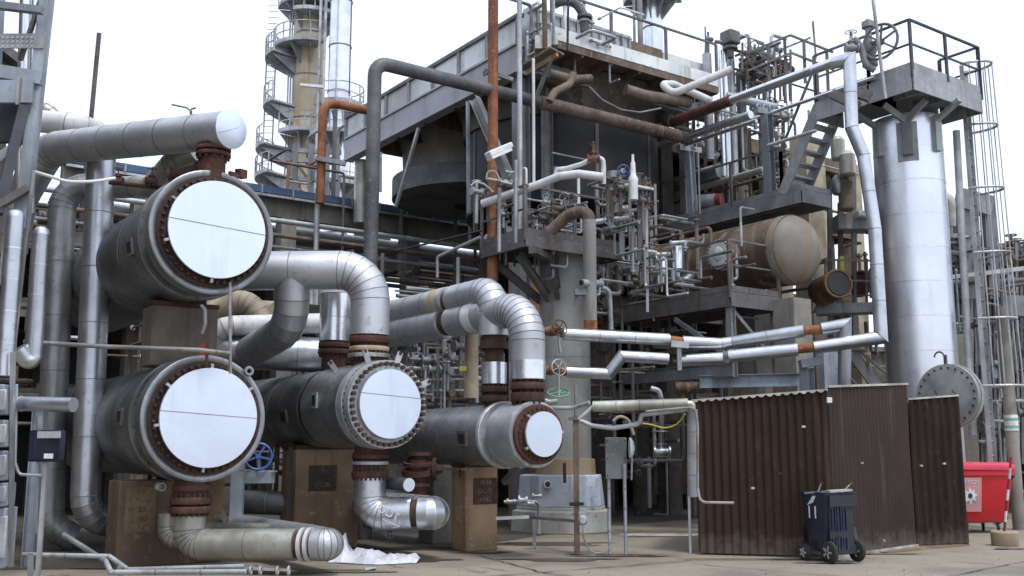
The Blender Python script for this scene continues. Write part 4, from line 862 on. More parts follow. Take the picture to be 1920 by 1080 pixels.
def tower(label, px_, d_, rp, m, py_top, plats, name='distillation_tower', rings=True):
    c = P(px_, 300, d_); r_ = rp / 1900 * d_; zt_ = zat(c, py_top); T = Thing(name, label, 'tower', V((c.x, c.y, 0)))
    b = MB(); b.pipe([V((c.x, c.y, 0)), V((c.x, c.y, zt_))], r_, m, gap=2.4, seg=36, w=.03, e=.03); T.part('tower_shell', b)
    cam_a = math.atan2(-(c.y), -(c.x))
    for (py_, ext, a0, a1) in plats: arc_platform(T, c, r_, r_ + ext, cam_a + a0, cam_a + a1, zat(c, py_))
    return T, c, r_, cam_a
T, c, r_, ca = tower('tall ochre tower ringed with open platforms', 574, 55, 30, 'paleochre', -160, [(22, .9, -1.6, 1.6), (40, .8, -.6, 1.9), (100, 1.1, -2.4, .4), (118, 1.5, -1.9, -.9), (208, 1.5, -2.2, -.9), (262, .9, -1.0, 2.2), (288, 1.8, -2.4, -1.0), (342, 1.8, -2.4, -.8)])
b = MB()
for k in range(-1, 2): b.cyl(V((c.x, c.y, 0)) + (RT * (-1.1 + .16 * k) - HF * .5) * (r_ * .95), V((c.x, c.y, zat(c, 0))) + (RT * (-1.1 + .16 * k) - HF * .5) * (r_ * .95), .05, 'galv', 8)
T.part('riser_pipe', b)
b = MB(); q = V((c.x, c.y, 0)) - RT * (r_ + 1.25)
for s_ in (-.25, .25): b.bar(q + RT * s_ + Z * 8, q + RT * s_ + Z * (zat(c, 110)), .06, .06, 'midsteel', HF)
for k in range(60): b.bar(q - RT * .25 + Z * (8.2 + k * .35), q + RT * .25 + Z * (8.2 + k * .35), .03, .03, 'midsteel')
T.part('ladder', b)
T, c, r_, ca = tower('tall bright silver tower beside the ochre one', 632, 52, 21, 'bright', -160, [(205, .7, -1.2, 2.6), (262, .9, -1.2, 2.0), (355, .9, -1.6, 2.0)])
for px_ in (602, 611): pipe('thin silver riser between the ochre and the silver tower' if px_ == 602 else 'second thin riser hugging the silver tower', [P(px_ + 4, -120, 52), V((P(px_ + 4, -120, 52).x, P(px_ + 4, -120, 52).y, 5))], 3, m='galv', seam=None, seg=8)
b = MB(); b.bar(P(563, 159, 50), P(607, 163, 50), .15, .14, 'white'); one('pipe_stub', 'short pale beam sticking out of the ochre tower', 'pipe', b)
# clutter of steel at the feet of the towers
T = Thing('support_structure', 'grey steel framework at the foot of the far towers', 'steel frame', P(640, 380, 46))
for px_ in (553, 583, 612, 632): part_bar(T, 'frame_post', P(px_ + 1, 270, 46), P(px_, 380, 46), .22, .22, 'midsteel', HF)
for py_ in (282, 300, 335): part_bar(T, 'cross_beam', P(550, py_, 46), P(640, py_ + 4, 46), .15, .2, 'midsteel')
part_bar(T, 'brace', P(553, 300, 46), P(583, 345, 46), .12, .12, 'brownpipe')
T, c, r_, ca = tower('silver tower far behind the right part of the air cooler', 1230, 48, 19, 'bright', -120, [(8, .9, -1.6, 1.6)])
for px_, rr in ((1194, 5), (1183, 2.5)): pipe(('dark upright pipe beside the far silver tower' if rr == 5 else 'thin upright pipe left of the far silver tower'), [P(px_ + 4, -60, 46), V((P(px_ + 4, -60, 46).x, P(px_ + 4, -60, 46).y, 6))], rr, m='midsteel', seam=None, seg=8)

# unseen buildings added outside the view to block sky light
for lb, q, L_, W_, H_, mm in (('tall dark building added out of view at left to block sky light', RT * -19 + HF * 12, 34, 8, 13, 'darkconc'), ('brown building added out of view behind the camera to block sky light', RT * -20 - HF * 20, 22, 10, 8, 'stained')):
    T = Thing('light_blocking_building', lb, 'building', q); b = MB(); b.box(q + Z * H_ / 2, L_, W_, H_, mm, HF, RT, Z); T.part('wall', b); b = MB(); b.box(q + Z * (H_ + .15), L_ + .6, W_ + .6, .3, 'greysteel', HF, RT, Z); T.part('roof', b)
    for i in range(int(L_ / 4)): b = MB(); p = q + HF * (-L_ / 2 + 2 + i * 4) + RT * (W_ / 2 + .02) + Z * (H_ * .6); b.box(p, 1.6, .06, 1.3, 'black', HF, RT, Z); T.part('window', b)

# ================================================================ BACKGROUND STRUCTURES BEHIND THE MIDDLE AND RIGHT
def frame_structure(name, label, a, dx, dy, LX_, LY_, nx, ny, levels, cw=.4, m='darkconc', bm='greysteel', back=None, slab=None):
    T = Thing(name, label, 'steel frame', V((a.x, a.y, 0)) + dx * LX_ / 2 + dy * LY_ / 2)
    a = V((a.x, a.y, 0))
    for i in range(nx + 1):
        for j in range(ny + 1):
            q = a + dx * (LX_ * i / nx) + dy * (LY_ * j / ny); b = MB(); b.box(q + Z * levels[-1] / 2, cw, cw, levels[-1], m, dx, dy, Z); T.part('column', b)
    for z_ in levels:
        for j in range(ny + 1): b = MB(); q = a + dy * (LY_ * j / ny) + Z * (z_ - .2); b.bar(q - dx * cw * .45, q + dx * (LX_ + cw * .45), cw * .55, .36, bm); T.part('floor_beam', b)
        for i in range(nx + 1): b = MB(); q = a + dx * (LX_ * i / nx) + Z * (z_ - .22); b.bar(q + dy * cw * .5, q + dy * (LY_ - cw * .5), cw * .5, .3, bm); T.part('floor_beam', b)
        if slab: b = MB(); b.box(a + dx * LX_ / 2 + dy * LY_ / 2 + Z * (z_ + .05), LX_, LY_, .1, slab, dx, dy, Z); T.part('floor_slab', b)
    if back: b = MB(); b.box(a + dx * LX_ / 2 + dy * (LY_ + .3) + Z * levels[-1] / 2, LX_, .1, levels[-1], back, dx, dy, Z); T.part('shade_backing', b)  # dark sheet that stands for the deep shade behind the frame
    return T
a = P(1128, 800, 25.0)
frame_structure('process_structure', 'dark concrete frame with floors behind the middle platforms', a, X, Y, 9.0, 5.0, 4, 1, [3.05, 5.4, 7.6, 10.0], .42, 'darkconc', 'greysteel', 'black', 'darkconc')  # added as dark backing; members coloured dark for the shade there
a = P(1395, 800, 27.5)
T = frame_structure('process_structure', 'tall tan concrete frame behind the stairs', a, X, Y, 5.2, 4.0, 3, 1, [3.1, 6.0, 8.4, 10.4], .5, 'tan', 'brownpipe', None, 'darkconc')
b = MB(); b.box(V((a.x, a.y, 5.2)) + X * 2.6 + Y * 3.8, 5.0, .2, 9.8, 'tan'); T.part('infill_wall', b)
q = P(1520, 800, 24.2)
b = MB(); zc_ = P(1520, 232, 24.2).z; b.box(V((q.x + .3, q.y, zc_ / 2)), .62, .5, zc_, 'tan'); one('concrete_column', 'tan streaked concrete column right behind the stairs', 'concrete column', b)
b = MB(); p = P(1420, 800, 25.5); zc2 = P(1420, 190, 25.5).z; b.lathe(V((p.x, p.y, 0)) + HF * 3.5, Z, [(0, .42), (zc2, .42), (zc2 + .2, .3), (zc2 + .28, .05)], 'ochre', 28); one('process_vessel', 'slim tan upright vessel behind the blue grey pipe posts', 'vessel', b)
for i, (px_, py0, py1, rr, m_, dd) in enumerate(((1572, 262, 300, 13, 'cream', 23.6), (1590, 290, 330, 15, 'cream', 23.4), (1572, 335, 365, 11, 'dull', 23.6), (1588, 340, 395, 14, 'brownpipe', 23.5))):
    b = MB(); b.lathe(P(px_, py1, dd), Z, [(0, rr / 1900 * dd * .8), (.04, rr / 1900 * dd), ((py1 - py0) / 1900 * dd, rr / 1900 * dd), ((py1 - py0) / 1900 * dd + .1, rr / 1900 * dd * .5)], m_, 18); one('lagged_fitting', ('cream lagged lump beside the stairs, the highest one', 'larger cream lagged lump beside the silver downpipe', 'grey drum shaped fitting under the lagged lumps', 'dark brown fitting beside the silver downpipe')[i], 'pipe fitting', b)
for i, (px_, py0, py1) in enumerate(((1555, 340, 640), (1575, 380, 640), (1600, 300, 640))):
    b = MB(); b.bar(P(px_, py0, 24), P(px_ + 3, py1, 24), .1, .1, ('greysteel', 'brownpipe', 'post')[i], HF); one('steel_post', ('dark steel post right of the tan column, the first', 'rusty post between the dark steel posts', 'thin grey post near the silver downpipe')[i], 'steel post', b)
pipe('rusty open ended pipe below the pale dished drum', [(1540, 548, 22.6), (1572, 532, 21.8)], 27, m='drumrust', seam=None, name='pipe_stub')
b = MB(); d_ = (P(1572, 532, 21.8) - P(1540, 548, 22.6)).normalized(); b.lathe(P(1572, 532, 21.78), d_, [(0, .25), (.02, .25)], 'black', 24); b.torus(P(1572, 532, 21.78), d_, .30, .03, 'drumrust', 24, 6); one('pipe_end_ring', 'rusty ring round the open end of the pipe below the drum', 'ring', b)
b = MB(); b.lathe(P(1613, 532, 23.5), -X, [(0, .3), (.06, .3)], 'rust', 28); b.torus(P(1613, 532, 23.4), -X, .29, .03, 'drumrust', 24, 6); one('blind_flange', 'round rusty blind flange behind the silver downpipe', 'blind flange', b)
b = MB(); b.bar(P(1578, 480, 23.2), P(1582, 562, 23.2), .09, .05, 'yellow', HF); one('yellow_strip', 'narrow yellow warning strip between dark posts', 'sign', b)
T = Thing('side_walkway', 'narrow grey walkway with rail left of the silver downpipe', 'platform', P(1595, 580, 22.8))
b = MB(); b.bar(P(1530, 582, 23), P(1642, 578, 22.6), .5, .22, 'midsteel'); T.part('deck', b)
for y_ in (487, 525): b = MB(); b.bar(P(1540, y_, 23), P(1642, y_ + 2, 22.6), .04, .04, 'greysteel'); T.part('handrail', b)
for x_ in (1548, 1572, 1603, 1625): b = MB(); b.bar(P(x_, 485, 22.9), P(x_, 578, 22.9), .05, .05, 'greysteel', HF); T.part('rail_post', b)
b = MB(); b.box(P(1600, 420, 24), .9, .6, .35, 'midsteel', RT, HF, Z); one('equipment_box', 'grey cowl shaped box left of the silver downpipe', 'equipment box', b)
b = MB(); b.box(P(1618, 402, 23.6), .3, .3, .12, 'paint', RT, HF, Z); one('equipment_box', 'small bright box on top of the grey cowl shaped box', 'equipment box', b)

a = P(-260, 800, 23.5)
frame_structure('process_structure', 'dark steel structure with floors added for shade behind the two large exchangers', a, (RT * .97 + HF * .24).normalized(), HF, 8.2, 4.0, 4, 1, [3.0, 5.2, 6.9], .3, 'darkconc', 'greysteel', 'black', 'darkconc')  # added to block light behind the exchangers, coloured dark for shade
for lb, gp, a_, kw_ in (('dim small pipe in the maze between the grey vessel and the rusty drum', 'small pipes between the vessel and the drum', (1125, 400, 1330, 720, 22, 25, 80, 61), dict(ms=('post', 'brownpipe', 'greysteel', 'greysteel', 'dull'))),
    ('small pipe in the maze behind the blue grey posts', 'small pipes behind the blue grey posts', (1290, 180, 1500, 360, 26.8, 29, 44, 62), dict(ms=('galv', 'cream', 'brownpipe', 'greysteel', 'dull'))),
    ('small pipe in front of the rusty drum by the lower railing', 'small pipes in front of the drum', (1185, 445, 1420, 545, 19.7, 20.9, 20, 71), dict(ms=('galv', 'post', 'greysteel', 'dull'), lens=(.2, .9), r=(.018, .04))),
    ('dim small pipe under the floors right of the drum', 'small pipes right of the drum', (1480, 420, 1650, 720, 22.8, 26, 28, 63), {}),
    ('small pipe standing against the sky among the dark valves', 'small pipes among the dark valves', (1385, 95, 1480, 190, 26.4, 28, 26, 64), dict(ms=('greysteel', 'galv', 'midsteel'), lens=(.2, .9))),
    ('small pipe in the tangle beyond the ladder', 'small pipes beyond the ladder', (1785, 480, 1930, 860, 23.5, 27, 46, 65), dict(ms=('post', 'brownpipe', 'galv', 'greysteel', 'midsteel'))),
    ('dim small pipe in the dark passage left of the shed', 'small pipes in the dark passage', (1125, 720, 1300, 900, 21.5, 25, 22, 66), {}),
    ('thin pipe on and around the corner platform', 'thin pipes on the corner platform', (985, 350, 1220, 470, 20.4, 21.8, 30, 67), dict(ms=('galv', 'galv', 'white', 'greysteel', 'brownpipe'), lens=(.2, .9), r=(.015, .035)))):
    thicket(lb, gp, *a_, **kw_)
# ================================================================ MIDDLE VESSEL, PLINTH AND PLATFORM
cM = P(1061, 900, 20.7); cM = V((cM.x, cM.y, 0)); zM = zat(cM, 470)
T = Thing('process_vessel', 'grey weathered upright vessel under the corner platform', 'vessel', cM + Z * 1.0)
b = MB(); b.pipe([cM + Z * 1.2, cM + Z * zM], .53, 'vessel', gap=2.2, seg=40); T.part('vessel_shell', b)
b = MB(); b.lathe(cM + Z * .98, Z, [(0, .62), (.45, .60), (.46, .54)], 'ochre', 40); T.part('skirt', b)
T = Thing('vessel_plinth', 'pale blue octagonal concrete plinth under the grey vessel', 'concrete plinth', cM)
pc = cM - RT * .1
b = MB(); b.lathe(pc, Z, [(0, 1.06), (.42, 1.02), (.42, .94), (.5, .94)], 'plinthlow', 8, ph=.39); T.part('lower_tier', b, bevel=.02)
b = MB(); b.lathe(pc + Z * .5, Z, [(0, .93), (.62, .86)], 'plinth', 8, ph=.39); T.part('upper_tier', b, bevel=.02)
b = MB(); q = P(1027, 908, 19.75); b.lathe(q, HF, [(0, .075), (.25, .075)], 'white', 20); b.lathe(q - HF * .004, HF, [(0, .055), (.01, .055)], 'black', 20); T.part('pipe_sleeve', b)
b = MB(); b.box(P(1122, 905, 19.9), .1, .1, .17, 'white', RT, HF, Z); T.part('lug', b)
cO = P(992, 900, 22.6); cO = V((cO.x, cO.y, 0)); b = MB(); b.pipe([cO, cO + Z * zat(cO, 490)], .46, 'ochre', gap=3, seg=36); one('process_vessel', 'ochre rust streaked vessel standing behind the grey one', 'vessel', b)
k0 = P(985, 462, 19.8); k1 = along(k0, X, px=1165); k3 = along(k0, Y, px=903); zk = k0.z + .25
T = platform('corner_platform', 'dark grey steel platform on top of the middle vessel', [k0, k1, k1 + (k3 - k0), k3], zk, .25, 'greysteel', [3, 0, 1], .98, 1.15)
for i, (dx_, dy_) in enumerate(((.2, .5), (.9, .3), (.3, 1.5))):
    b = MB(); q = V((k0.x + dx_, k0.y + dy_, zk - .3)); t = V((cM.x, cM.y, zk - 1.1)) + (V((q.x, q.y, 0)) - cM).normalized() * .5; b.hbeam(q, t, .12, .16, 'greysteel'); T.part('bracket', b)
b = MB(); b.bar(V((k0.x + .1, k0.y - .1, zk - .32)), V((cM.x, cM.y, zk - .32)), .16, .14, 'greysteel'); T.part('bracket', b)
def curvepipe(label, pts, rp, m, **kw): return pipe(label, pts, rp, m=m, seam=None, bend=kw.pop('bend', .3), joint=False, **kw)
curvepipe('rusty topped grey pipe bending over the corner platform and down', [(1032, 434, 19.6), (1062, 405, 19.5), (1088, 396, 19.3), (1105, 402, 19.2), (1107, 612, 19.2)], 11, 'brownpipe', seg=20)
b = MB(); b.cyl(P(1105, 402, 19.2) - Z * .1, P(1107, 612, 19.2), .125, 'vessel', 20); b.cyl(P(1107, 600, 19.2), P(1107, 622, 19.2), .13, 'orange', 20); one('pipe_sleeve', 'grey sleeve with orange foot on the pipe beside the vessel', 'pipe', b)
T = Thing('pipe_support', 'pale pipe stub and bracket clamped to the grey vessel', 'pipe support', P(1100, 560, 19.6))
b = MB(); b.cyl(P(1090, 530, 19.0), P(1128, 532, 19.4), .07, 'galv', 16); b.cyl(P(1089, 530, 18.99), P(1090, 530, 19), .05, 'black', 16); T.part('stub', b); b = MB(); b.box(P(1093, 549, 19.2), .3, .2, .1, 'midsteel', RT, HF, Z); b.bar(P(1082, 540, 19.3), P(1078, 572, 19.3), .08, .06, 'midsteel', HF); T.part('bracket', b)
curvepipe('thick white lagged pipe rising across the corner platform', [(905, 382, 20.6), (1010, 346, 20), (1050, 330, 19.8), (1085, 326, 19.6), (1132, 332, 19.5)], 7.5, 'white', seg=18, bend=.6)
curvepipe('thin white pipe looping above the thick white one', [(1042, 332, 19.9), (1043, 318, 19.9), (1062, 316, 19.8), (1090, 308, 19.7), (1106, 300, 19.6)], 4.5, 'white', seg=12, bend=.12)
curvepipe('white pipe elbow dropping from the rusty valve', [(1118, 296, 19.6), (1131, 298, 19.6), (1132, 345, 19.6)], 4.5, 'white', seg=12, bend=.14)
valve('small rusty valve standing on the white pipes', P(1113, 298, 19.6), RT, Z, .07, 'drumrust', 'drumrust', .09, wdist=.3)
T = Thing('steam_trap', 'white bottle shaped fitting right of the corner platform', 'pipe fitting', P(1188, 372, 19.8))
b = MB(); b.lathe(P(1188, 375, 19.8), Z, [(0, .09), (.35, .09), (.42, .1), (.5, .06), (.62, .05), (.75, .045), (.78, .028), (.92, .026)], 'white', 20); T.part('fitting_body', b)
T = Thing('gate_valve', 'blue handwheel valve left of the white bottle shaped fitting', 'valve', P(1168, 330, 19.7)); T.part('handwheel', wheel_mb(P(1169, 320, 19.6), -HF, .115, 'bluewheel', .012)); b = MB(); b.cyl(P(1169, 320, 19.6), P(1150, 332, 19.9), .05, 'galv'); b.cyl(P(1150, 332, 19.8), P(1150, 320, 19.8), .09, 'galv'); T.part('valve_body', b)
T = Thing('floodlight', 'white slanted floodlight left of the air cooler column', 'lamp', P(938, 288, 20.4)); dfl = (P(958, 272, 20.3) - P(915, 288, 20.1)).normalized()
b = MB(); b.bar(P(914, 291, 20.1), P(957, 273, 20.4), .24, .12, 'white', Z); T.part('housing', b, bevel=.03); b = MB(); b.bar(P(918, 293, 20.05) - Z * .05, P(955, 277, 20.35) - Z * .05, .2, .06, 'lampface', Z); T.part('lamp_glass', b); b = MB(); b.bar(P(930, 290, 20.2), P(948, 335, 20.5), .12, .06, 'midsteel', HF); T.part('lamp_bracket', b)
def fit_cluster(label, group, x0, y0, x1, y1, d0, d1, n, seed, ms=('galv', 'greysteel', 'brownpipe', 'dull'), s=.05):
    rd = random.Random(seed)
    for i in range(n):
        c = P(rd.uniform(x0, x1), rd.uniform(y0, y1), rd.uniform(d0, d1)); m_ = rd.choice(ms); ax_ = rd.choice((X, Y, X)); r_ = s * rd.uniform(.7, 1.4)
        b = MB(); b.lathe(c - ax_ * r_ * 2, ax_, [(0, r_ * 1.4), (r_ * .5, r_ * 1.4), (r_ * .5, r_ * .7), (r_ * 2, r_), (r_ * 3.5, r_ * .7), (r_ * 3.5, r_ * 1.4), (r_ * 4, r_ * 1.4)], m_, 10)
        b.cyl(c, c + Z * r_ * 3.2, r_ * .45, m_, 8)
        if rd.random() < .7: b.torus(c + Z * r_ * 3.2, Z if rd.random() < .5 else -HF, r_ * 1.5, r_ * .22, m_, 12, 5)
        L_ = rd.uniform(.25, .9); up = rd.random() < .5; b.cyl(c - (Z if up else ax_) * L_, c, r_ * .55, m_, 8)
        one('small_valve', label, 'valve', b, group)
fit_cluster('small pale fitting in the crowd of valves right of the corner platform', 'valves right of the corner platform', 1138, 335, 1215, 440, 20, 21.5, 22, 5)
fit_cluster('small dark valve crowded left of the corner platform', 'valves left of the corner platform', 888, 340, 950, 440, 20.6, 21.6, 12, 6, ('greysteel', 'galv', 'brownpipe'))
fit_cluster('little fitting inside the railing of the corner platform', 'fittings on the corner platform', 985, 375, 1080, 425, 20.2, 21, 10, 8)
for i, (px_, y0, y1, m_, w_) in enumerate(((1163, 330, 480, 'midsteel', .07), (1180, 345, 480, 'midsteel', .06), (1198, 335, 490, 'greysteel', .08), (1212, 392, 585, 'galv', .055), (1143, 345, 440, 'greysteel', .14), (1228, 345, 440, 'post', .05))):
    b = MB(); b.bar(P(px_, y0, 20.3), P(px_ + 2, y1, 20.3), w_, w_, m_, HF); one('steel_post', 'upright in the row of posts right of the corner platform', 'steel post', b, 'posts right of the corner platform')
pipe('short cream pipe leading to the galvanised upright pole', [(1140, 399, 20.4), (1212, 392, 20.3)], 3.2, m='cream', seam=None)
pipe('bright silver pipe end right of the corner platform', [(1118, 416, 20.4), (1180, 406, 20.2)], 6, m='bright', seam=None)
pipe('thin silver pipe beside the corner platform, going down at its left', [(967, 300, 19.9), (967, 455, 19.9)], 3.6, m='galv', seam=None); pipe('pale upright tube in front of the left railing', [(936, 352, 20.0), (936, 472, 20)], 3.6, m='galv', seam=None)
for i, pts in enumerate(([(883, 348, 20.3), (892, 340, 20.3), (908, 345, 20.3), (925, 360, 20.3)], [(912, 335, 20.3), (914, 320, 20.3), (930, 320, 20.3), (938, 340, 20.3), (960, 345, 20.2)])): curvepipe(('white cable looping left of the orange rusty upright', 'white cable looping right of the orange rusty upright')[i], pts, 1.6, 'white', seg=6, bend=.1, name='cable', cat='cable')
curvepipe('grey pipe with elbow beside the grey vessel at mid height', [(1128, 538, 20.2), (1143, 545, 20.2), (1146, 618, 20.2)], 4.5, 'galv', seg=12, bend=.12)
fit_cluster('dim fitting in the dark gap between the vessel and the lower walkway', 'dim fittings in the dark gap', 1125, 480, 1240, 620, 22, 24.5, 26, 15, ('greysteel', 'brownpipe', 'dull', 'rust'), .07)
fit_cluster('dim fitting in the shade behind the arching pipes', 'dim fittings behind the arching pipes', 745, 640, 930, 745, 19, 22, 30, 16, ('greysteel', 'brownpipe', 'dull', 'galv'), .06)
for i in range(9):
    b = MB(); b.bar(P(770 + i * 17, 650 + (i % 3) * 12, 19.5 + i % 3), P(770 + i * 17, 745, 19.5 + i % 3), .05, .05, ('post', 'galv', 'greysteel')[i % 3], HF); one('steel_post', 'thin post in the shaded thicket behind the arching pipes', 'steel post', b, 'posts behind the arching pipes')
for i in range(4):
    b = MB(); b.bar(P(750, 672 + i * 20, 20), P(890, 668 + i * 21, 20.4), .04, .04, ('post', 'galv')[i % 2]); one('thin_rail', 'thin horizontal rail in the shaded thicket behind the arching pipes', 'rail', b, 'rails behind the arching pipes')

# silver pipes in front of the middle vessel
def jointed(label, runs, r_px, joints):
    T = Thing('process_pipe', label, 'pipe', W(runs[0][0])); r_ = RR(r_px, runs[0][0])
    for i, rn in enumerate(runs): b = MB(); b.pipe(rn, r_, 'jacket', seg=24, gap=.75, bend=.02, nb=1, w=.006); T.part('pipe_jacket', b)
    for a_, c_ in joints: b = MB(); b.cyl(W(a_), W(c_), r_ * .72, 'orange', 16); T.part('bare_section', b)
    return T
jointed('long silver pipe with bare rusty gaps, running right from the upper rusty valve', [[(1056, 626, 19), (1254, 637, 19.3)], [(1279, 641, 19.4), (1352, 645, 19.5), (1372, 642, 19.5), (1508, 620, 19.0)], [(1541, 617, 18.9), (1584, 609, 18.8), (1583, 722, 18.8)]], 12, [((1250, 637, 19.3), (1282, 641, 19.4)), ((1505, 620, 19), (1545, 617, 18.9))])
jointed('silver pipe with a double bend from the lower rusty valve', [[(1062, 697, 18.9), (1142, 701, 18.9), (1166, 668, 18.9), (1252, 673, 19)]], 11, [((1045, 695, 18.9), (1064, 697, 18.9))])
zr = P(1645, 636, 18.6)
jointed('silver pipe that crosses low then climbs beside the tall silver column', [[(1272, 676, 19.4), (1360, 672, 19.3), (1370, 668, 19.2), (1496, 655, 18.9)], [(1526, 652, 18.8), (1652, 633, 18.6), (1640, 430, 18.9), (1619, 292, 19.2), (1597, 240, 19.3), (1593, 112, 19.6), (1560, 118, 19.8)]], 12, [((1492, 655, 18.9), (1530, 651, 18.8))])
for i, (c, lb) in enumerate(((P(1034, 621, 18.9), 'rusty valve with handwheel at the left end of the long silver pipe'), (P(1032, 694, 18.8), 'rusty valve with handwheel at the left end of the double bend pipe'))):
    valve(lb, c, RT, (-HF * .9 + RT * .5 + Z * .1), .085, 'drumrust', 'galv' if i else 'rust', .15, L=.4, wdist=.3)
    curvepipe('small white drain line hanging below the ' + ('lower' if i else 'upper') + ' rusty valve', [c + RT * .12 - Z * .08 - HF * .2, c + RT * .14 - Z * .32 - HF * .2, c + RT * .16 - Z * .42 - HF * .2], 2.5, 'galv', bend=.05)
T = Thing('gate_valve', 'pale green handwheel valve above the smallest exchanger', 'valve', P(1048, 745, 18)); T.part('handwheel', wheel_mb(P(1047, 736, 18), (Z + HF * -.5), .19, 'green', .013)); b = MB(); b.cyl(P(1047, 736, 18), P(1048, 700, 18), .02, 'galv'); T.part('valve_stem', b)
curvepipe('pale knuckled drain fitting right of the smallest exchanger nozzle', [(1000, 757, 15.5), (1012, 748, 15.5), (1030, 754, 15.5), (1045, 752, 15.5)], 5, 'galv', bend=.1, seg=12)

# ================================================================ RIGHT PLATFORMS, DRUM, STAIRS
pc0 = P(1713, 168, 20.5); zP = pc0.z + .42                       # high platform
def yz(p, z_): return V((p.x, p.y, z_))
p1 = along(pc0, X, px=1842); pY = along(pc0, Y, px=1632); pE = along(pc0, Y, px=1532)
T = platform('column_platform', 'high grey platform round the top of the tall silver column', [pc0, p1, p1 + (pY - pc0), pY], zP, .42, 'stepsteel', None, deckm='stepsteel', toe=.16)
railing(T, [yz(pY, zP), yz(pc0, zP), yz(p1, zP), yz(p1 + (pY - pc0) * .9, zP)], 1.08, 'darksteel', 1.15)
T2 = platform('column_walkway', 'high grey walkway linking the stairs to the column platform', [pY + X * .0 + Y * .02, pY + X * .95 + Y * .02, pE + X * .95, pE], zP, .42, 'stepsteel', None, deckm='stepsteel', toe=.16)
railing(T2, [yz(pE, zP), yz(pY, zP)], 1.08, 'greysteel', 1.4)
# tall column
cP_ = P(1699, 230, 22.3); cP_ = V((cP_.x, cP_.y, 0))
T3 = Thing('silver_column', 'tall smooth silver clad column with thin horizontal seams', 'column', cP_)
b = MB(); zc3 = zP - .5; b.pipe([cP_, cP_ + Z * zc3], .725, 'cladding', seg=64, gap=.72, w=.007, e=.004, seam='band'); T3.part('cladding', b)
d = (V((CAM.x, CAM.y, 0)) - cP_).normalized(); dl = d
b = MB(); 
for k in (-1, 0, 1): b.box(cP_ + (d + dl.cross(Z) * (k * .18)).normalized() * .73 + Z * zat(cP_ + d * .73, 265), .16, .03, .85, 'stepsteel', d.cross(Z), d, Z)
T3.part('cleat', b)
b = MB(); cc = cP_ + d * .78; zz0 = zat(cc, 290); zz1 = zat(cc, 225); b.bar(yz(cc, zz0), yz(cc, zz1), .2, .1, 'midsteel', d)
for s_ in (-.42, .42): b.bar(yz(cc, zz1 - .02), yz(cc, zP - .4) + d.cross(Z) * s_ + d * .35, .12, .09, 'stepsteel', d)
T3.part('bracket', b)
for sx in (1.25, -1.25):
    dd = (d + d.cross(Z) * sx).normalized(); b = MB(); cc2 = cP_ + dd * .76; b.bar(yz(cc2, zz0 + .1), yz(cc2, zz1 + .1), .18, .1, 'stepsteel', dd); b.bar(yz(cc2, zz1), yz(cc2, zP - .4) + dd * .6, .12, .09, 'stepsteel', dd); T3.part('bracket', b)
# pipework and valve on the high platform
T = Thing('large_valve', 'big dark valve with spoked wheel on the high platform', 'valve', P(1635, 130, 21.3))
T.part('handwheel', wheel_mb(P(1651, 78, 21.0), (-HF * .7 - RT * .75), .37, 'greysteel', .03, 6))
b = MB(); b.cyl(P(1651, 78, 21), P(1632, 82, 21.3), .05, 'greysteel'); b.lathe(P(1632, 128, 21.3), Z, [(0, .1), (.05, .16), (.12, .16), (.15, .1), (.28, .12), (.4, .17), (.5, .17), (.52, .08), (.9, .06), (.9, .13), (1.02, .13), (1.02, .05), (1.08, .05)], 'midsteel', 16); T.part('valve_body', b)
curvepipe('grey pipe curving between the valves on the high platform', [(1600, 72, 21.2), (1614, 85, 21.2), (1622, 120, 21.2), (1640, 132, 21.2)], 6, 'midsteel', seg=14)
valve('small spiky wheel valve left of the big dark valve', P(1597, 90, 21.2), RT, Z, .08, 'midsteel', 'midsteel', .12, wdist=.35)
pipe('tall thin pale pole standing on the high platform', [(1637, 0, 20.3), (1660, 185, 20.3)], 3.2, m='galv', seam=None)
y0_ = P(1592, 106, 20.9)
pipe('silver pipe sloping left from the high platform', [y0_, along(y0_, Y, px=1372)], 9.5, m='bright', seam='seam', gap=1.2)
yk = along(y0_, Y, px=1370)
pipe('rusty continuation of the sloping silver pipe under the air cooler', [yk, along(y0_, Y, px=1262)], 10.5, m='rust', seam=None)
pipe('thick dusty brown pipe elbow under the air cooler corner', [along(y0_, Y, px=1262), P(1228, 212, 26.2), P(1170, 196, 26.2)], r=.15, m='brownpipe', seam=None, bend=.3)
for (a_, c_, rr, m_, lb) in (((1520, 130), 1400, 2.5, 'galv', 'thin rail pipe under the sloping silver pipe'), ((1640, 145), 1400, 4, 'bright', 'bright thin pipe running under the high walkway'), ((1530, 245), 1440, 3.5, 'galv', 'pale thin pipe crossing behind the stairs')):
    q = P(*a_, 21.2); pipe(lb, [q, along(q, Y, px=c_)], rr, m=m_, seam=None, seg=10)
b = MB(); b.bar(P(1594, 168, 20.2), P(1632, 182, 20.0), .2, .2, 'greysteel'); b.bar(P(1560, 176, 20.4), P(1610, 200, 20.1), .16, .18, 'greysteel'); one('pipe_support', 'dark steel beam holding the silver downpipe at the walkway', 'pipe support', b)
# stairs
sT = yz(pE, zP - .1) - Y * .05; ys = zat(pE + Y * 1.05, 364); sB = yz(pE + Y * 1.05, ys)
T = Thing('staircase', 'short steep grey steel staircase between two walkways', 'stairs', sB)
for k in (0, .72): b = MB(); b.bar(sT + X * k, sB + X * k, .04, .26, 'stepsteel', Z); T.part('stringer', b)
n_ = 7
for i in range(n_):
    q = sT + (sB - sT) * ((i + .5) / n_); b = MB(); b.box(q + X * .36, .68, .22, .05, 'galv'); T.part('tread', b)
railing(T, [sB, sT], 1.0, 'greysteel', 1.6, mid=False)
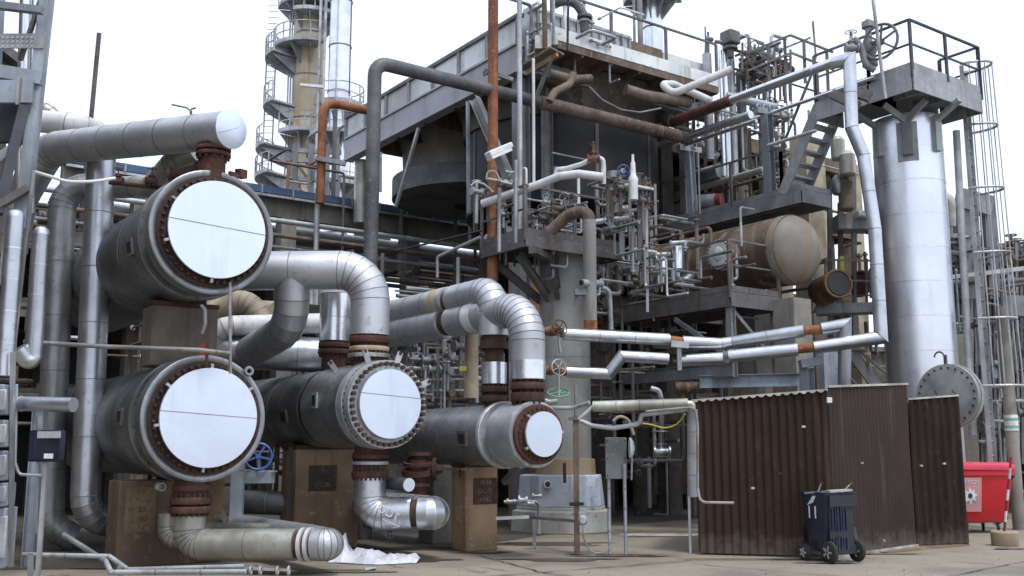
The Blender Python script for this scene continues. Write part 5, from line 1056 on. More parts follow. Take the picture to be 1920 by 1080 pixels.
# upper walkway N2
zN = sB.z; u0 = yz(sB, zN); u1 = along(u0, Y, px=1225)
T = platform('upper_walkway', 'long grey walkway leading left from the foot of the stairs', [u0 - Y * .55, u0 - Y * .55 + X * 1.0, u1 + X * 1.0, u1], zN, .3, 'midsteel', None, deckm='greysteel')
railing(T, [u1, along(u0, Y, px=1300), along(u0, Y, px=1372), u0], 1.1, 'greysteel', 1.7, mid=False)
# twin silver pipes on blue grey posts
def ypipe(label, px0, py0, d0, px1, rp, m='bright', **kw):
    q = P(px0, py0, d0); return pipe(label, [q, along(q, Y, px=px1)], rp, m=m, **kw)
ypipe('short silver capped pipe lying on the left blue grey post', 1272, 260, 25.0, 1238, 7.5, seam=None)
ypipe('bright silver twin pipe on the blue grey posts, the thicker one', 1408, 215, 23.2, 1288, 8, seam=None)
ypipe('bright silver twin pipe on the blue grey posts, the thinner one', 1418, 226, 23.3, 1284, 4, seam=None)
for px_, y0, y1, wd, lb in ((1292, 284, 408, .17, 'blue grey T post under the left end of the twin silver pipes'), (1437, 214, 375, .2, 'blue grey T post under the right end of the twin silver pipes')):
    dd_ = 25.3 if px_ < 1400 else 23.5
    T = Thing('pipe_support', lb, 'pipe support', P(px_, y1, dd_)); b = MB(); b.hbeam(P(px_, y0, dd_), P(px_ + 8, y1, dd_), wd, wd, 'bluesteel', X); T.part('support_post', b); b = MB(); b.bar(P(px_ - 20, y0 - 7, dd_ - .1), P(px_ + 20, y0 - 1, dd_ + .2), .16, .14, 'bluesteel'); T.part('cross_head', b)
    for k in (-14, -2, 10): b = MB(); b.torus(P(px_ + k, y0 - 12 + k * .1, dd_), Y, .07, .022, 'galv', 12, 6); T.part('u_bolt', b)
ypipe('thick silver capped pipe behind the left blue grey post', 1352, 320, 26.2, 1245, 15, m='jacket', gap=5)
ypipe('long yellowish pipe behind the railing of the upper walkway', 1432, 318, 25, 1258, 6.5, m='cream', seam=None)
ypipe('dark thin pipe just under the yellowish one', 1445, 330, 25.1, 1258, 3, m='brownpipe', seam=None)
T = Thing('process_pipe', 'short pale pipe with red end behind the upper railing', 'pipe', P(1320, 385, 26.2)); b = MB(); b.cyl(P(1305, 378, 26.4), P(1343, 375, 26.1), .17, 'galv', 20); T.part('pipe_jacket', b); b = MB(); b.cyl(P(1343, 375, 26.1), P(1354, 374, 26.0), .16, 'redend', 20); T.part('red_end', b)
pipe('pale blue pipe lying behind the right blue grey post', [(1362, 180, 25.6), (1455, 202, 25.6)], 8, m='bluesteel', seam=None)
pipe('grey pipe sloping down behind the left blue grey post', [(1300, 262, 26.5), (1345, 295, 26.6)], 8, m='cream', seam=None); pipe('short grey pipe behind the twin silver pipes', [(1280, 272, 26.4), (1342, 294, 26.3)], 5, m='midsteel', seam=None)
# vertical risers with the actuator box
for i, (px_, y0, y1, rr, m_, lb) in enumerate(((1325, 102, 300, 8.5, 'galv', 'fat silver riser left of the actuator box'), (1350, 95, 330, 3.5, 'bright', 'thinnest bright riser under the actuator box'), (1358, 88, 335, 6, 'bright', 'bright riser right under the actuator box'), (1371, 110, 335, 6, 'galv', 'grey riser between the bright riser and the dark one'), (1388, 135, 335, 9, 'darkpipe', 'thick dark riser beside the three silver risers'))):
    q = P(px_, y0, 26.4 + i * .15); pipe(lb, [q, yz(q, zat(q, y1))], rr, m=m_, seam=None, seg=16)
T = Thing('valve_actuator', 'dark square actuator box on top of the risers', 'valve actuator', P(1370, 90, 26.5)); b = MB(); b.box(P(1369, 72, 26.5), .39, .39, .36, 'greysteel', X, Y, Z); T.part('housing', b, bevel=.04); b = MB(); b.lathe(P(1369, 88, 26.5), -Z, [(0, .19), (.07, .2), (.08, .1), (.3, .09)], 'greysteel', 12); T.part('bonnet', b)
b = MB(); b.cyl(P(1340, 78, 26.5), P(1362, 80, 26.5), .05, 'midsteel'); b.cyl(P(1325, 78, 26.5), P(1324, 102, 26.5), .05, 'midsteel'); b.cyl(P(1322, 50, 26.5), P(1323, 80, 26.5), .02, 'midsteel'); b.lathe(P(1323, 74, 26.5), RT, [(0, .09), (.06, .09), (.2, .05)], 'midsteel', 10); one('small_valve', 'little grey valve on top of the fat silver riser', 'valve', b)
T = Thing('expansion_loop', 'white lagged pipe loop right of the walkway end', 'pipe', P(1260, 175, 22.3)); b = MB(); b.pipe([P(1330, 188, 22.8), P(1262, 158, 22.4), P(1240, 158, 22.0), P(1262, 176, 21.8), P(1372, 130, 21.6)], .085, 'white', seam=None, seg=16, bend=.2); T.part('pipe_jacket', b)
fit_cluster('dark valve among the crowd behind the high railing', 'dark valves behind the high railing', 1388, 92, 1478, 165, 26.2, 28, 26, 21, ('greysteel', 'midsteel', 'brownpipe'), .075)
fit_cluster('dim fitting among the uprights behind the blue grey posts', 'dim fittings behind the blue grey posts', 1300, 190, 1480, 360, 26.8, 28.2, 24, 23, ('greysteel', 'brownpipe', 'dull', 'cream'), .07)
for i in range(10):
    x_ = 1392 + i * 10; b = MB(); b.bar(P(x_, 80 + (i * 37) % 40, 27), P(x_ + 1, 190, 27), .05, .05, 'greysteel', HF); one('steel_post', 'thin dark post in the thicket behind the high railing', 'steel post', b, 'posts behind the high railing')
for i in range(9):
    x_ = 1300 + i * 21; b = MB(); b.bar(P(x_, 205 + (i * 31) % 60, 27.2), P(x_ + 3, 400, 27.2), .08, .08, ('greysteel', 'post', 'brownpipe')[i % 3], HF); one('steel_post', 'dim post in the thicket behind the blue grey posts', 'steel post', b, 'posts behind the blue grey posts')
T = Thing('rear_railing', 'angled dark railing standing against the sky left of the big valve', 'railing', P(1500, 130, 24))
rq = [P(1400, 100, 24), P(1482, 66, 24), P(1562, 98, 24)]
for k in (0, 35):
    for a_, c_ in zip(rq, rq[1:]): b = MB(); b.bar(a_ - Z * k / 80, c_ - Z * k / 80, .045, .045, 'greysteel'); T.part('handrail', b)
for px_, y0 in ((1440, 84), (1471, 70), (1507, 76), (1550, 93)): b = MB(); b.bar(P(px_, y0, 24), P(px_ + 3, y0 + 80, 24), .06, .06, 'greysteel', HF); T.part('rail_post', b)
pipe('thin pole against the sky behind the angled railing', [(1524, 40, 25), (1530, 110, 25)], 2, m='post', seam=None)
# drum
cd = P(1497, 466, 21.6); rD_ = .755
T = Thing('horizontal_drum', 'horizontal rust streaked drum with pale dished end', 'drum', cd + Y * 2.4 - Z * rD_)
b = MB(); b.lathe(cd, Y, [(-.30, .01), (-.29, .18), (-.25, .36), (-.17, .53), (-.07, .66), (.03, .72), (.12, rD_), (.26, rD_)], 'drumhead', 48); b.torus(cd + Y * .06, Y, rD_ * .985, .008, 'drumrust', 48, 4); T.part('dished_end', b)
b = MB(); b.lathe(cd, Y, [(.25, rD_ - .002), (.25, rD_ + .012), (.28, rD_ + .012), (.28, rD_ - .002), (4.6, rD_ - .002)], 'drumbody', 48); T.part('drum_shell', b)
cn_ = cd + Y * 1.2 + Z * -.06
b = MB(); b.lathe(cn_ - X * 1.18, X, [(.1, .25), (.6, .25)], 'drumrust', 28); b.lathe(cn_ - X * 1.18, X, [(.05, .33), (.17, .33)], 'drumrust', 32); b.bolts(cn_ - X * 1.10, X, .30, 22, .025, .17, 'boltdark'); T.part('manway_neck', b)
b = MB(); b.lathe(cn_ - X * 1.18, X, [(-.0, .27), (.0, .33), (.05, .33)], 'paleblind', 36); b.lathe(cn_ - X * 1.19, X, [(-.015, .12), (.01, .16)], 'paleblind', 24); T.part('manway_cover', b)
for i, (px_, y0, y1, rr, lb) in enumerate(((1243, 484, 518, 9, 'left of two bright upright strainers before the drum'), (1271, 462, 508, 10, 'right of two bright upright strainers before the drum'))):
    T = Thing('strainer', lb, 'strainer', P(px_, y1 + 12, 20.6)); b = MB(); r_ = rr / 1900 * 20.6; b.lathe(P(px_, y1, 20.6), Z, [(0, r_ * .6), (.04, r_), ((y1 - y0) / 92, r_), ((y1 - y0) / 92 + .04, r_ * .7)], 'bright', 20); T.part('strainer_body', b)
    b = MB(); b.cyl(P(px_, y1 + 14, 20.6), P(px_, y1 - 2, 20.6), r_ * .4, 'bright'); b.cyl(P(px_, y1 + 14, 20.6), P(px_, y1 + 17, 20.6), r_ * .8, 'galv'); T.part('outlet', b); b = MB(); b.cyl(P(px_ - 14, y0 - 6, 20.6), P(px_ + 14, y0 - 8, 20.6), .045, 'galv'); b.lathe(P(px_ - 16, y0 - 5, 20.5), RT, [(0, .05), (.03, .08), (.06, .05)], 'galv', 12); T.part('pipe_fitting', b)
pipe('pale grey elbow pipe lying on the lower walkway', [(1262, 530, 21), (1285, 528, 21), (1296, 516, 21.2)], 8, m='dull', seam=None)
# lower walkway N
n0 = P(1370, 574, 20.5); zl = n0.z + .3; n1 = along(n0, X, px=1462); n3 = along(n0, Y, px=1148)
T = platform('lower_walkway', 'long dark walkway wrapped round below the rusty drum', [n0, n1, n1 + (n3 - n0), n3], zl, .3, 'greysteel', None)
railing(T, [yz(n3, zl), yz(n0, zl), yz(n1, zl)], 1.08, 'greysteel', 1.25)
b = MB(); b.hbeam(n0 + Y * .1 + X * .1, yz(n0, zat(n0, 706)) + Y * .1 + X * .1, .14, .14, 'midsteel', X); T.part('hanger_post', b)
nb2 = yz(n0, zat(n0, 668)) + Y * .1; b = MB(); b.bar(along(n0, Y, px=1266) - Z * .1, nb2, .07, .09, 'midsteel'); T.part('diagonal_brace', b)
b = MB(); b.bar(n0 + X * .1 + Y * .1, yz(along(n0, X, px=1436), zat(n0, 655)), .05, .07, 'midsteel'); T.part('diagonal_brace', b)
nbm = yz(n0, zat(n0, 692)); b = MB(); b.hbeam(nbm, along(nbm, Y, px=1165), .12, .28, 'midsteel'); one('steel_beam', 'long grey beam low under the dark walkway', 'steel beam', b)
b = MB(); b.hbeam(P(1312, 716, 20.8), P(1500, 712, 20.2), .14, .26, 'bluesteel'); one('steel_beam', 'grey blue beam just above the corrugated shed roof', 'steel beam', b)
for px_, w_, y0, lb, m_, dd in ((1484, .55, 562, 'pale concrete column under the drum, in the light', 'concrete', 21.2), (1412, .5, 582, 'shaded concrete column under the drum', 'concrete', 22.4)):
    q = P(px_, y0, dd); b = MB(); b.box(V((q.x, q.y, q.z / 2)), w_, w_, q.z, m_); one('concrete_column', lb, 'concrete column', b)
b = MB(); q = P(1556, 662, 19.6); b.box(V((q.x, q.y, q.z / 2)), .36, .36, q.z, 'plinth', RT, HF, Z); one('equipment_box', 'pale blue square casing behind the brown shed', 'equipment box', b)
b = MB(); q = P(1512, 690, 19.3); b.hbeam(V((q.x, q.y, 0)), q, .2, .2, 'bluesteel', X); b.bar(P(1500, 683, 19.2), P(1540, 676, 19.2), .25, .15, 'bluesteel'); one('pipe_support', 'grey blue stanchion under the silver pipes behind the shed', 'pipe support', b)
b = MB(); b.bar(P(1257, 645, 19.3), P(1290, 648, 19.3), .2, .12, 'galv'); b.bar(P(1273, 645, 19.3), P(1274, 694, 19.3), .08, .08, 'galv', HF); one('pipe_support', 'pale clamp under the rusty joint of the long silver pipe', 'pipe support', b)
T = Thing('rear_stair', 'grey stair flight with handrail in the dark left of the silver column', 'stairs', P(1620, 735, 24))
for (a_, c_, w_) in (((1588, 650), (1660, 745), .28), ((1590, 640), (1662, 700), .05), ((1588, 700), (1625, 745), .05)): b = MB(); b.bar(P(*a_, 24), P(*c_, 24), .06, w_, 'midsteel', Z); T.part('stringer' if w_ > .1 else 'handrail', b)
for x_, y0, y1 in ((1628, 665, 742), (1602, 650, 690)): b = MB(); b.bar(P(x_, y0, 24), P(x_, y1, 24), .06, .06, 'midsteel', HF); T.part('rail_post', b)

# ================================================================ LADDER, MANWAY, RIGHT BACKGROUND
LB = P(1812, 200, 22.4); lb0 = V((LB.x, LB.y, 0)); zl1 = zat(lb0, 128); zl0 = zat(lb0, 725); ld = (RT * .8 - HF * .6).normalized(); ls = ld.cross(Z)
T = Thing('cage_ladder', 'tall caged ladder rising to the high platform at the right', 'ladder', lb0)
for s_ in (-.2, .2): b = MB(); b.bar(lb0 + ls * s_ + Z * .1, lb0 + ls * s_ + Z * zl1, .085, .035, 'galv', ls); T.part('stringer', b)
for k in range(int(zl1 / .3)): b = MB(); b.cyl(lb0 - ls * .2 + Z * (.3 + k * .3), lb0 + ls * .2 + Z * (.3 + k * .3), .02, 'galv', 6); T.part('rung', b)
nh = 6
def hoop_pts(z_, R_): return [lb0 + Z * z_ + ls * (R_ * math.cos(math.pi * t / 10) ) + ld * (R_ * 1.75 * math.sin(math.pi * t / 10)) for t in range(11)]
hz_ = [zl0 + (zl1 - zl0) * i / (nh - 1) for i in range(nh)]
for i, z_ in enumerate(hz_): b = MB(); R_ = .40 - .07 * i / (nh - 1); b.pipe(hoop_pts(z_, R_), .028, 'galv', seam=None, bend=0, seg=6); T.part('cage_hoop', b)
for t in (1, 2, 3, 5, 7, 8, 9): b = MB(); b.bar(hoop_pts(zl0, .40)[t], hoop_pts(zl1, .33)[t], .05, .018, 'galv', ld); T.part('cage_bar', b)
pipe('fat silver upright pipe beside the caged ladder', [(1793, 245, 22.0), (1824, 815, 21.4)], 6.5, m='galv', seam=None)
T = Thing('blind_flange', 'big round grey blind flange with bolts above the brown shed', 'blind flange', P(1779, 790, 19.2))
fc = P(1775, 742, 19.2); fx = (X * .92 + Y * .1).normalized(); b = MB(); b.lathe(fc, fx, [(0, .55), (.0, .6), (.11, .6)], 'blindgrey', 48); b.bolts(fc, fx, .53, 24, .022, .03, 'boltdark'); T.part('blind_plate', b)
b = MB(); b.lathe(fc + fx * .11, fx, [(0, .58), (.02, .58), (.02, .61), (.12, .61), (.12, .45), (.28, .45)], 'blindgrey', 40); T.part('neck', b); b = MB(); b.bar(fc + Z * .6 + fx * .05, fc + Z * .78 + fx * .05, .05, .05, 'greysteel'); b.arc(fc + Z * .74 + Y * .1, X, .1, .018, 0, 3.1, 'greysteel', u0=Y); T.part('davit', b)
for s_ in (-.12, .12): b = MB(); b.arc(fc - fx * .03 + Y * s_ * 1.5 + Z * .12, Y, .07, .012, 0, 3.14, 'greysteel', u0=X); T.part('handle', b)
a = P(1795, 800, 26)
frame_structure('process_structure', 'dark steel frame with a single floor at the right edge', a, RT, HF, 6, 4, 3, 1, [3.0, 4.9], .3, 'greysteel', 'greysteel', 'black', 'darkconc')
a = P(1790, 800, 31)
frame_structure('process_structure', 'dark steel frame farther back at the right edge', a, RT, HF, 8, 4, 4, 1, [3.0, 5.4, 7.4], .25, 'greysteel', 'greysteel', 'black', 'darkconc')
fit_cluster('dark valve in the crowd on the floor at the right edge', 'dark valves at the right edge', 1785, 455, 1925, 545, 25.4, 28, 60, 31, ('greysteel', 'brownpipe', 'greysteel', 'midsteel', 'dull'), .1)
fit_cluster('dim fitting under the floor at the right edge', 'dim fittings under the floor at the right edge', 1790, 590, 1925, 850, 24.5, 26.5, 34, 33, ('greysteel', 'brownpipe', 'galv', 'dull'), .08)
for i in range(17):
    x_ = 1786 + i * 8.5; b = MB(); b.bar(P(x_, 440 + (i * 29) % 50, 26), P(x_ + 4, 870, 25), .07, .07, ('greysteel', 'post', 'midsteel')[i % 3], HF); one('steel_post', 'dim post in the thicket at the right edge', 'steel post', b, 'posts at the right edge')
T = Thing('portal_structure', 'grey portal frame against the sky behind the ladder', 'frame', P(1830, 500, 25.2))
b = MB(); b.bar(P(1795, 372, 25.4), P(1856, 388, 25.4), .3, .5, 'midsteel'); T.part('beam', b)
for x_, w_ in ((1802, .35), (1850, .28)): b = MB(); b.bar(P(x_, 376, 25.5), P(x_ + 12, 560, 25.5), w_, w_, 'midsteel', HF); T.part('frame_post', b)
pipe('olive banded pipe elbow right of the silver column', [(1752, 368, 24), (1778, 372, 24), (1778, 400, 24)], 13, m='cream', seam=None, bend=.2); b = MB(); b.cyl(P(1778, 398, 24), P(1778, 424, 24), .17, 'yellow' if False else 'cream', 20); b.cyl(P(1778, 424, 24), P(1778, 445, 24), .1, 'galv'); b.cyl(P(1778, 438, 24), P(1778, 446, 24), .2, 'midsteel'); one('pipe_flange', 'flanged lower end of the olive banded pipe', 'pipe flange', b)
b = MB(); b.bar(P(1783, 520, 24.5), P(1925, 503, 24.5), .12, .1, 'galv'); one('steel_rail', 'pale rail crossing behind the ladder', 'rail', b)
b = MB(); b.box(P(1905, 575, 25), .7, .4, .5, 'midsteel', RT, HF, Z); one('equipment_box', 'grey box under the crowded floor at the right edge', 'equipment box', b)
T = Thing('cream_column', 'cream upright column with a green and white sticker near the red bin', 'column', G(1885, 890) ); q = P(1879, 575, 21.5); b = MB(); b.cyl(V((q.x, q.y, 0)), q, .125, 'concrete', 20); T.part('shaft', b)
b = MB(); b.cyl(yz(q, zat(q, 808)), yz(q, zat(q, 778)), .136, 'paint', 20); T.part('sticker', b)
for y_ in (786, 800): b = MB(); b.cyl(yz(q, zat(q, y_ + 3)), yz(q, zat(q, y_ - 2)), .139, 'green', 20); T.part('green_stripe', b)
b = MB(); b.cyl(P(1890, 600, 21.8), P(1893, 690, 21.8), .04, 'redpaint'); one('red_pipe', 'thin dark red pipe beside the cream column', 'pipe', b)
b = MB(); q = P(1798, 628, 23.5); b.box(V((q.x, q.y, q.z / 2)), .35, .4, q.z, 'concrete', RT, HF, Z); one('concrete_column', 'concrete column between the silver column and the ladder', 'concrete column', b)

# ================================================================ CORRUGATED SHED
def corrugated(p0, p1, z0a, z0b, z1a, z1b, m, pitch=.128, amp=.015, t=.006, per=10):
    mb = MB(); d_ = (p1 - p0); L_ = d_.length; d_ /= L_; nn = d_.cross(Z); n = int(L_ / pitch * per); rows = 5
    fr = []; 
    for side in (1, -1):
        for r_ in range(rows + 1):
            for i in range(n + 1):
                u = i / n; s_ = L_ * u; off = amp * math.sin(2 * math.pi * s_ / pitch) + side * t / 2; za = z0a + (z0b - z0a) * u; zb_ = z1a + (z1b - z1a) * u
                dent = .006 * math.sin(s_ * 2.3 + r_ * 1.7) + .004 * math.sin(s_ * 5.1 - r_)
                fr.append(p0 + d_ * s_ + nn * (off + dent) + Z * (za + (zb_ - za) * r_ / rows))
    W_ = n + 1; H_ = (rows + 1) * W_; fs = []
    for r_ in range(rows):
        for i in range(n):
            a_ = r_ * W_ + i; fs.append((a_, a_ + 1, a_ + 1 + W_, a_ + W_)); c_ = H_ + a_; fs.append((c_ + W_, c_ + 1 + W_, c_ + 1, c_))
    for i in range(n): a_ = rows * W_ + i; fs.append((a_, a_ + 1, H_ + a_ + 1, H_ + a_)); fs.append((i + 1, i, H_ + i, H_ + i + 1))
    for r_ in range(rows): a_ = r_ * W_; fs.append((a_ + W_, a_, H_ + a_, H_ + a_ + W_)); a_ += n; fs.append((a_, a_ + W_, H_ + a_ + W_, H_ + a_))
    mb.add(fr, fs, m); return mb
sa = G(1311, 1040); sb = G(1567, 1047); sc_ = G(1718, 1025); sd_ = G(1815, 1021)
T = Thing('corrugated_shed', 'dark brown shed of corrugated sheets standing on the concrete', 'shed', (sa + sd_) / 2)
ha = zat(sa, 752); hb = zat(sb, 732); hb2 = zat(sb, 727); hc = zat(sc_, 722); hc2 = zat(sc_, 750); hd = zat(sd_, 743)
T.part('front_panel', corrugated(sa, sb, .03, .03, ha, hb, 'corr'), label='dark brown corrugated front panel with scalloped roof edge')
T.part('front_panel', corrugated(sb, sc_, .03, .03, hb2, hc, 'corrgrey', .12, .012), label='greyer brown corrugated panel at the shed corner')
T.part('front_panel', corrugated(sc_ + (sd_ - sc_).normalized() * .02, sd_, .03, .03, hc2, hd, 'corr', .17, .03), label='lower corrugated panel at the right end')
back = HF * 2.2 + RT * .62
for a_, c_, h0, h1 in ((sa, sa + back, ha, ha), (sd_ + back, sd_, hd, hd), (sa + back, sd_ + back, ha, hd)): T.part('rear_panel', corrugated(a_, c_, .03, .03, h0, h1, 'corr', per=6))
# scalloped roof edge: a corrugated sheet seen end on
def rsheet(p0, p1, z0, z1, bk, m, pitch, amp):
    mb = MB(); d_ = (p1 - p0); L_ = d_.length; d_ /= L_; nf = bk.normalized(); n = int(L_ / pitch * 8); vs = []
    for (o_, dz, sd__) in ((-.05, 0, 1), (-.05, 0, -1), (bk.length, .12, 1), (bk.length, .12, -1)):
        for i in range(n + 1): u = i / n; w_ = abs(math.sin(math.pi * L_ * u / pitch)); vs.append(p0 + d_ * L_ * u + nf * o_ + Z * (z0 + (z1 - z0) * u + dz + (-amp * w_ if sd__ < 0 else .012)))
    W_ = n + 1; fs = []
    for i in range(n): fs += [(i + W_, i + 1 + W_, i + 1, i), (2 * W_ + i, i, i + 1, 2 * W_ + i + 1), (3 * W_ + i + 1, W_ + i + 1, W_ + i, 3 * W_ + i), (2 * W_ + i, 2 * W_ + i + 1, 3 * W_ + i + 1, 3 * W_ + i)]
    mb.add(vs, [f[::-1] for f in fs], m); return mb
T.part('roof_sheet', rsheet(sa - (sb - sa).normalized() * .05, sb, ha + .01, hb + .01, back, 'corredge', .128, .038))
b = MB(); b.bar(yz(sb, hb2 + .02), yz(sc_, hc + .02), .07, .035, 'corredge'); T.part('top_trim', b)
b = MB(); b.bar(yz(sc_, hc2 + .015), yz(sd_, hd + .015), .06, .03, 'corredge'); T.part('top_trim', b)
b = MB(); b.bar(sb + Z * .02 - HF * .05, sc_ + Z * .02 - HF * .05, .05, .05, 'corredge'); T.part('mortar_fillet', b)
b = MB(); b.bar(sd_ - RT * .02 + Z * .0, yz(sd_, hd) - RT * .02, .05, .05, 'corrgrey', HF); T.part('corner_trim', b)
b = MB(); b.box(P(1555, 750, 15.2), .07, .05, .08, 'white', RT, HF, Z); T.part('vent_cap', b)
for (x_, y_) in ((1614, 868), (1607, 898), (1725, 873), (1768, 869), (1460, 888), (1655, 1013), (1410, 915), (1505, 800), (1700, 940)): b = MB(); b.box(P(x_, y_, 15.25 if x_ < 1560 else (16.1 if x_ < 1700 else 17.2)) - HF * .04, .045, .06, .03, 'corredge' if x_ != 1460 else 'black', RT, HF, Z); T.part('fixing', b)


# ================================================================ BLUE BIN
yaw = rad(24); bf = (-HF * math.cos(yaw) + RT * math.sin(yaw)).normalized(); br_ = bf.cross(Z) * -1     # front normal, right-hand side
bo = G(1556, 1052); br_ = Z.cross(bf)
def BL(x_, y_, z_): return bo + br_ * x_ + bf * y_ + Z * z_
T = Thing('wheelie_bin', 'dark blue wheeled bin with number 11 standing before the brown shed', 'bin', bo)
b = MB()
zs_ = [(.17, .19, .17), (.24, .22, .2), (.55, .25, .235), (.92, .285, .27), (.95, .30, .285), (1.0, .30, .285)]
rings = []
for z_, hw, hd_ in zs_:
    rr = []; cr_ = .05
    for (cx_, cy_, a0) in ((hw - cr_, hd_ - cr_, 0), (-hw + cr_, hd_ - cr_, 90), (-hw + cr_, -hd_ + cr_, 180), (hw - cr_, -hd_ + cr_, 270)):
        for k in range(4): a_ = rad(a0 + k * 30); rr.append(BL(cx_ + cr_ * math.cos(a_), cy_ + cr_ * math.sin(a_) + .02 * z_, z_))
    rings.append(rr)
b.rings(rings, 'binblue', True, False)
inner = [[p + (BL(0, 0, 0) * 0) + (V((bo.x, bo.y, p.z)) - p) * .09 for p in r_] for r_ in rings[::-1]]
b.rings([rings[-1], inner[0]] + inner[1:], 'binblack', False, True); T.part('bin_body', b)
b = MB()   # black front shield with ribs
b.box(BL(.0, .275, .52), .44, .03, .72, 'binblack', br_, bf, Z)
for x_, z_, h_ in ((-.15, .62, .3), (-.15, .27, .16), (-.05, .62, .34), (-.05, .27, .2), (.05, .62, .3), (.05, .27, .16)): b.box(BL(x_ - .03, .295, z_), .022, .03, h_, 'binblue', br_, bf, Z); b.box(BL(x_ + .03, .295, z_), .022, .03, h_, 'binblue', br_, bf, Z)
T.part('front_shield', b)
b = MB(); b.box(BL(.02, .30, .88), .50, .05, .16, 'binblack', br_, bf, Z); T.part('hopper_mouth', b)
b = MB(); b.bar(BL(-.2, .25, 1.015), BL(.2, .27, 1.03), .12, .03, 'corredge', Z); b.bar(BL(-.29, -.1, .98), BL(-.22, .2, 1.01), .1, .025, 'galv', Z); T.part('rim', b)
b = MB(); b.text('11', BL(-.282, .0, .70), bf * 1, Z, .26, 'paint', .006)
# the side panel's lettering reads left to right seen from the left
T.part('number', b)
b = MB(); q = BL(-.29, .02, .88); b.prism([q - bf * .11 - Z * .07, q + bf * .02 - Z * .03, q + bf * .12 + Z * .12, q + bf * .07 + Z * .12], -br_ * .008, 'paint'); T.part('white_slash', b)
for (x_, y_, r_, w_) in ((-.25, .29, .158, .075), (.32, .22, .158, .075), (-.29, -.20, .12, .06), (.26, -.24, .12, .06)):
    q = BL(x_, y_, r_); b = MB(); b.lathe(q - br_ * w_ / 2, br_, [(0, r_ * .86), (w_ * .2, r_), (w_ * .8, r_), (w_, r_ * .86)], 'rubber', 28); t_o = b.build('wheel', T.org, T.o)
    b = MB(); b.lathe(q - br_ * (w_ / 2 + .004), br_, [(0, r_ * .55), (w_ + .008, r_ * .55)], 'rubber', 20)
    for k in range(5): a_ = k * 2 * math.pi / 5; dd = bf * math.cos(a_) + Z * math.sin(a_); b.bar(q + dd * r_ * .12 - br_ * (w_ / 2 + .006), q + dd * r_ * .56 - br_ * (w_ / 2 + .006), .028, .012, 'galv', br_)
    b.build('hub', T.org, t_o)
b = MB(); b.cyl(BL(-.26, .24, .125), BL(.30, .2, .125), .018, 'greysteel'); b.box(BL(.0, .24, .16), .5, .12, .06, 'binblack', br_, bf, Z); b.box(BL(.0, -.1, .12), .35, .3, .05, 'greysteel', br_, bf, Z); T.part('axle', b)
b = MB(); b.bar(BL(.30, .24, .25), BL(.33, .15, .48), .06, .05, 'binblack', bf); T.part('side_guard', b)
for k, (a_, c_) in enumerate(((BL(.24, .05, .98), BL(.60, -.12, 1.12)), (BL(-.16, .0, 1.0), BL(.10, -.22, 1.12)))):
    b = MB(); b.cyl(a_, c_, .011, 'post', 8); b.cyl(c_ - (c_ - a_) * .18, c_ + (c_ - a_) * .02, .017, 'black', 8); T.part('handle', b)

# ================================================================ RED BIN
ro = G(1848, 1001); rr_ = (RT * .985 + HF * .17).normalized(); rf = rr_.cross(Z)
def RL(x_, y_, z_): return ro + rr_ * x_ + rf * y_ + Z * z_ - rf * .5
T = Thing('waste_container', 'large red four wheeled waste container partly behind the brown shed', 'bin', ro - rf * .5)
b = MB(); rings = []
for z_, hw, hd_ in ((.20, .56, .38), (.26, .60, .42), (.9, .67, .5), (1.12, .68, .53), (1.12, .71, .56), (1.22, .71, .56)):
    rr = []; cr_ = .09
    for (cx_, cy_, a0) in ((hw - cr_, hd_ - cr_, 0), (-hw + cr_, hd_ - cr_, 90), (-hw + cr_, -hd_ + cr_, 180), (hw - cr_, -hd_ + cr_, 270)):
        for k in range(5): a_ = rad(a0 + k * 22.5); rr.append(RL(cx_ + cr_ * math.cos(a_), cy_ + cr_ * math.sin(a_), z_))
    rings.append(rr)
b.rings(rings, 'red'); T.part('container_body', b)
b = MB(); rings = []
for z_, s_ in ((1.225, 1.0), (1.27, 1.01), (1.33, .98), (1.37, .86)):
    hw, hd_ = .73 * s_, .58 * s_; rings.append([RL((hw - .09) * sx + .09 * math.cos(rad(a0 + k * 22.5)), (hd_ - .09) * sy + .09 * math.sin(rad(a0 + k * 22.5)), z_ + .012 * math.sin(k * 3 + a0)) for sx, sy, a0 in ((1, 1, 0), (-1, 1, 90), (-1, -1, 180), (1, -1, 270)) for k in range(5)])
b.rings(rings, 'redlid'); T.part('lid', b)
b = MB(); b.bar(RL(.7, .3, 1.27), RL(.86, .2, 1.2), .16, .1, 'redlid'); b.bar(RL(.70, .45, 1.20), RL(.80, .1, 1.05), .1, .2, 'black'); T.part('lid_hinge', b)
b = MB(); sy_ = .485; q = RL(-.12, .0, .72)
up_ = (Z + rf * .12).normalized(); so = RL(-.27, .518, .75); b.box(so, .46, .012, .66, 'pinksign', rr_, rf, up_); T.part('sign_panel', b, bevel=.004)
b = MB(); st_ = []
for k in range(16): a_ = k * math.pi / 8 + .1; R_ = (.17 if k % 2 == 0 else .10) * (1 + .12 * math.sin(k * 2.3)); st_.append(so + rf * .008 + rr_ * (-.02 + R_ * math.cos(a_)) + up_ * (-.02 + R_ * math.sin(a_)))
b.prism(st_, rf * .006, 'paint'); b.text('ATEOS', so + rf * .012 + up_ * .24, rr_, up_, .105, 'paint', .004); T.part('white_star', b)
b = MB(); b.lathe(so + rf * .016 + rr_ * -.02 - up_ * .02, rf, [(0, .05), (.004, .05)], 'junction', 20); T.part('dark_dot', b)
for x_, y_ in ((-.5, .3), (.42, .3), (-.5, -.3), (.5, -.3)):
    b = MB(); q = RL(x_, y_, .1); b.lathe(q - rr_ * .025, (rr_ * .8 + rf * .6), [(0, .1), (.05, .1)], 'rubber', 24); T.part('wheel', b); b = MB(); b.bar(q + Z * .02 + rf * .03, q + Z * .14, .09, .05, 'galv', rf); T.part('caster_fork', b)
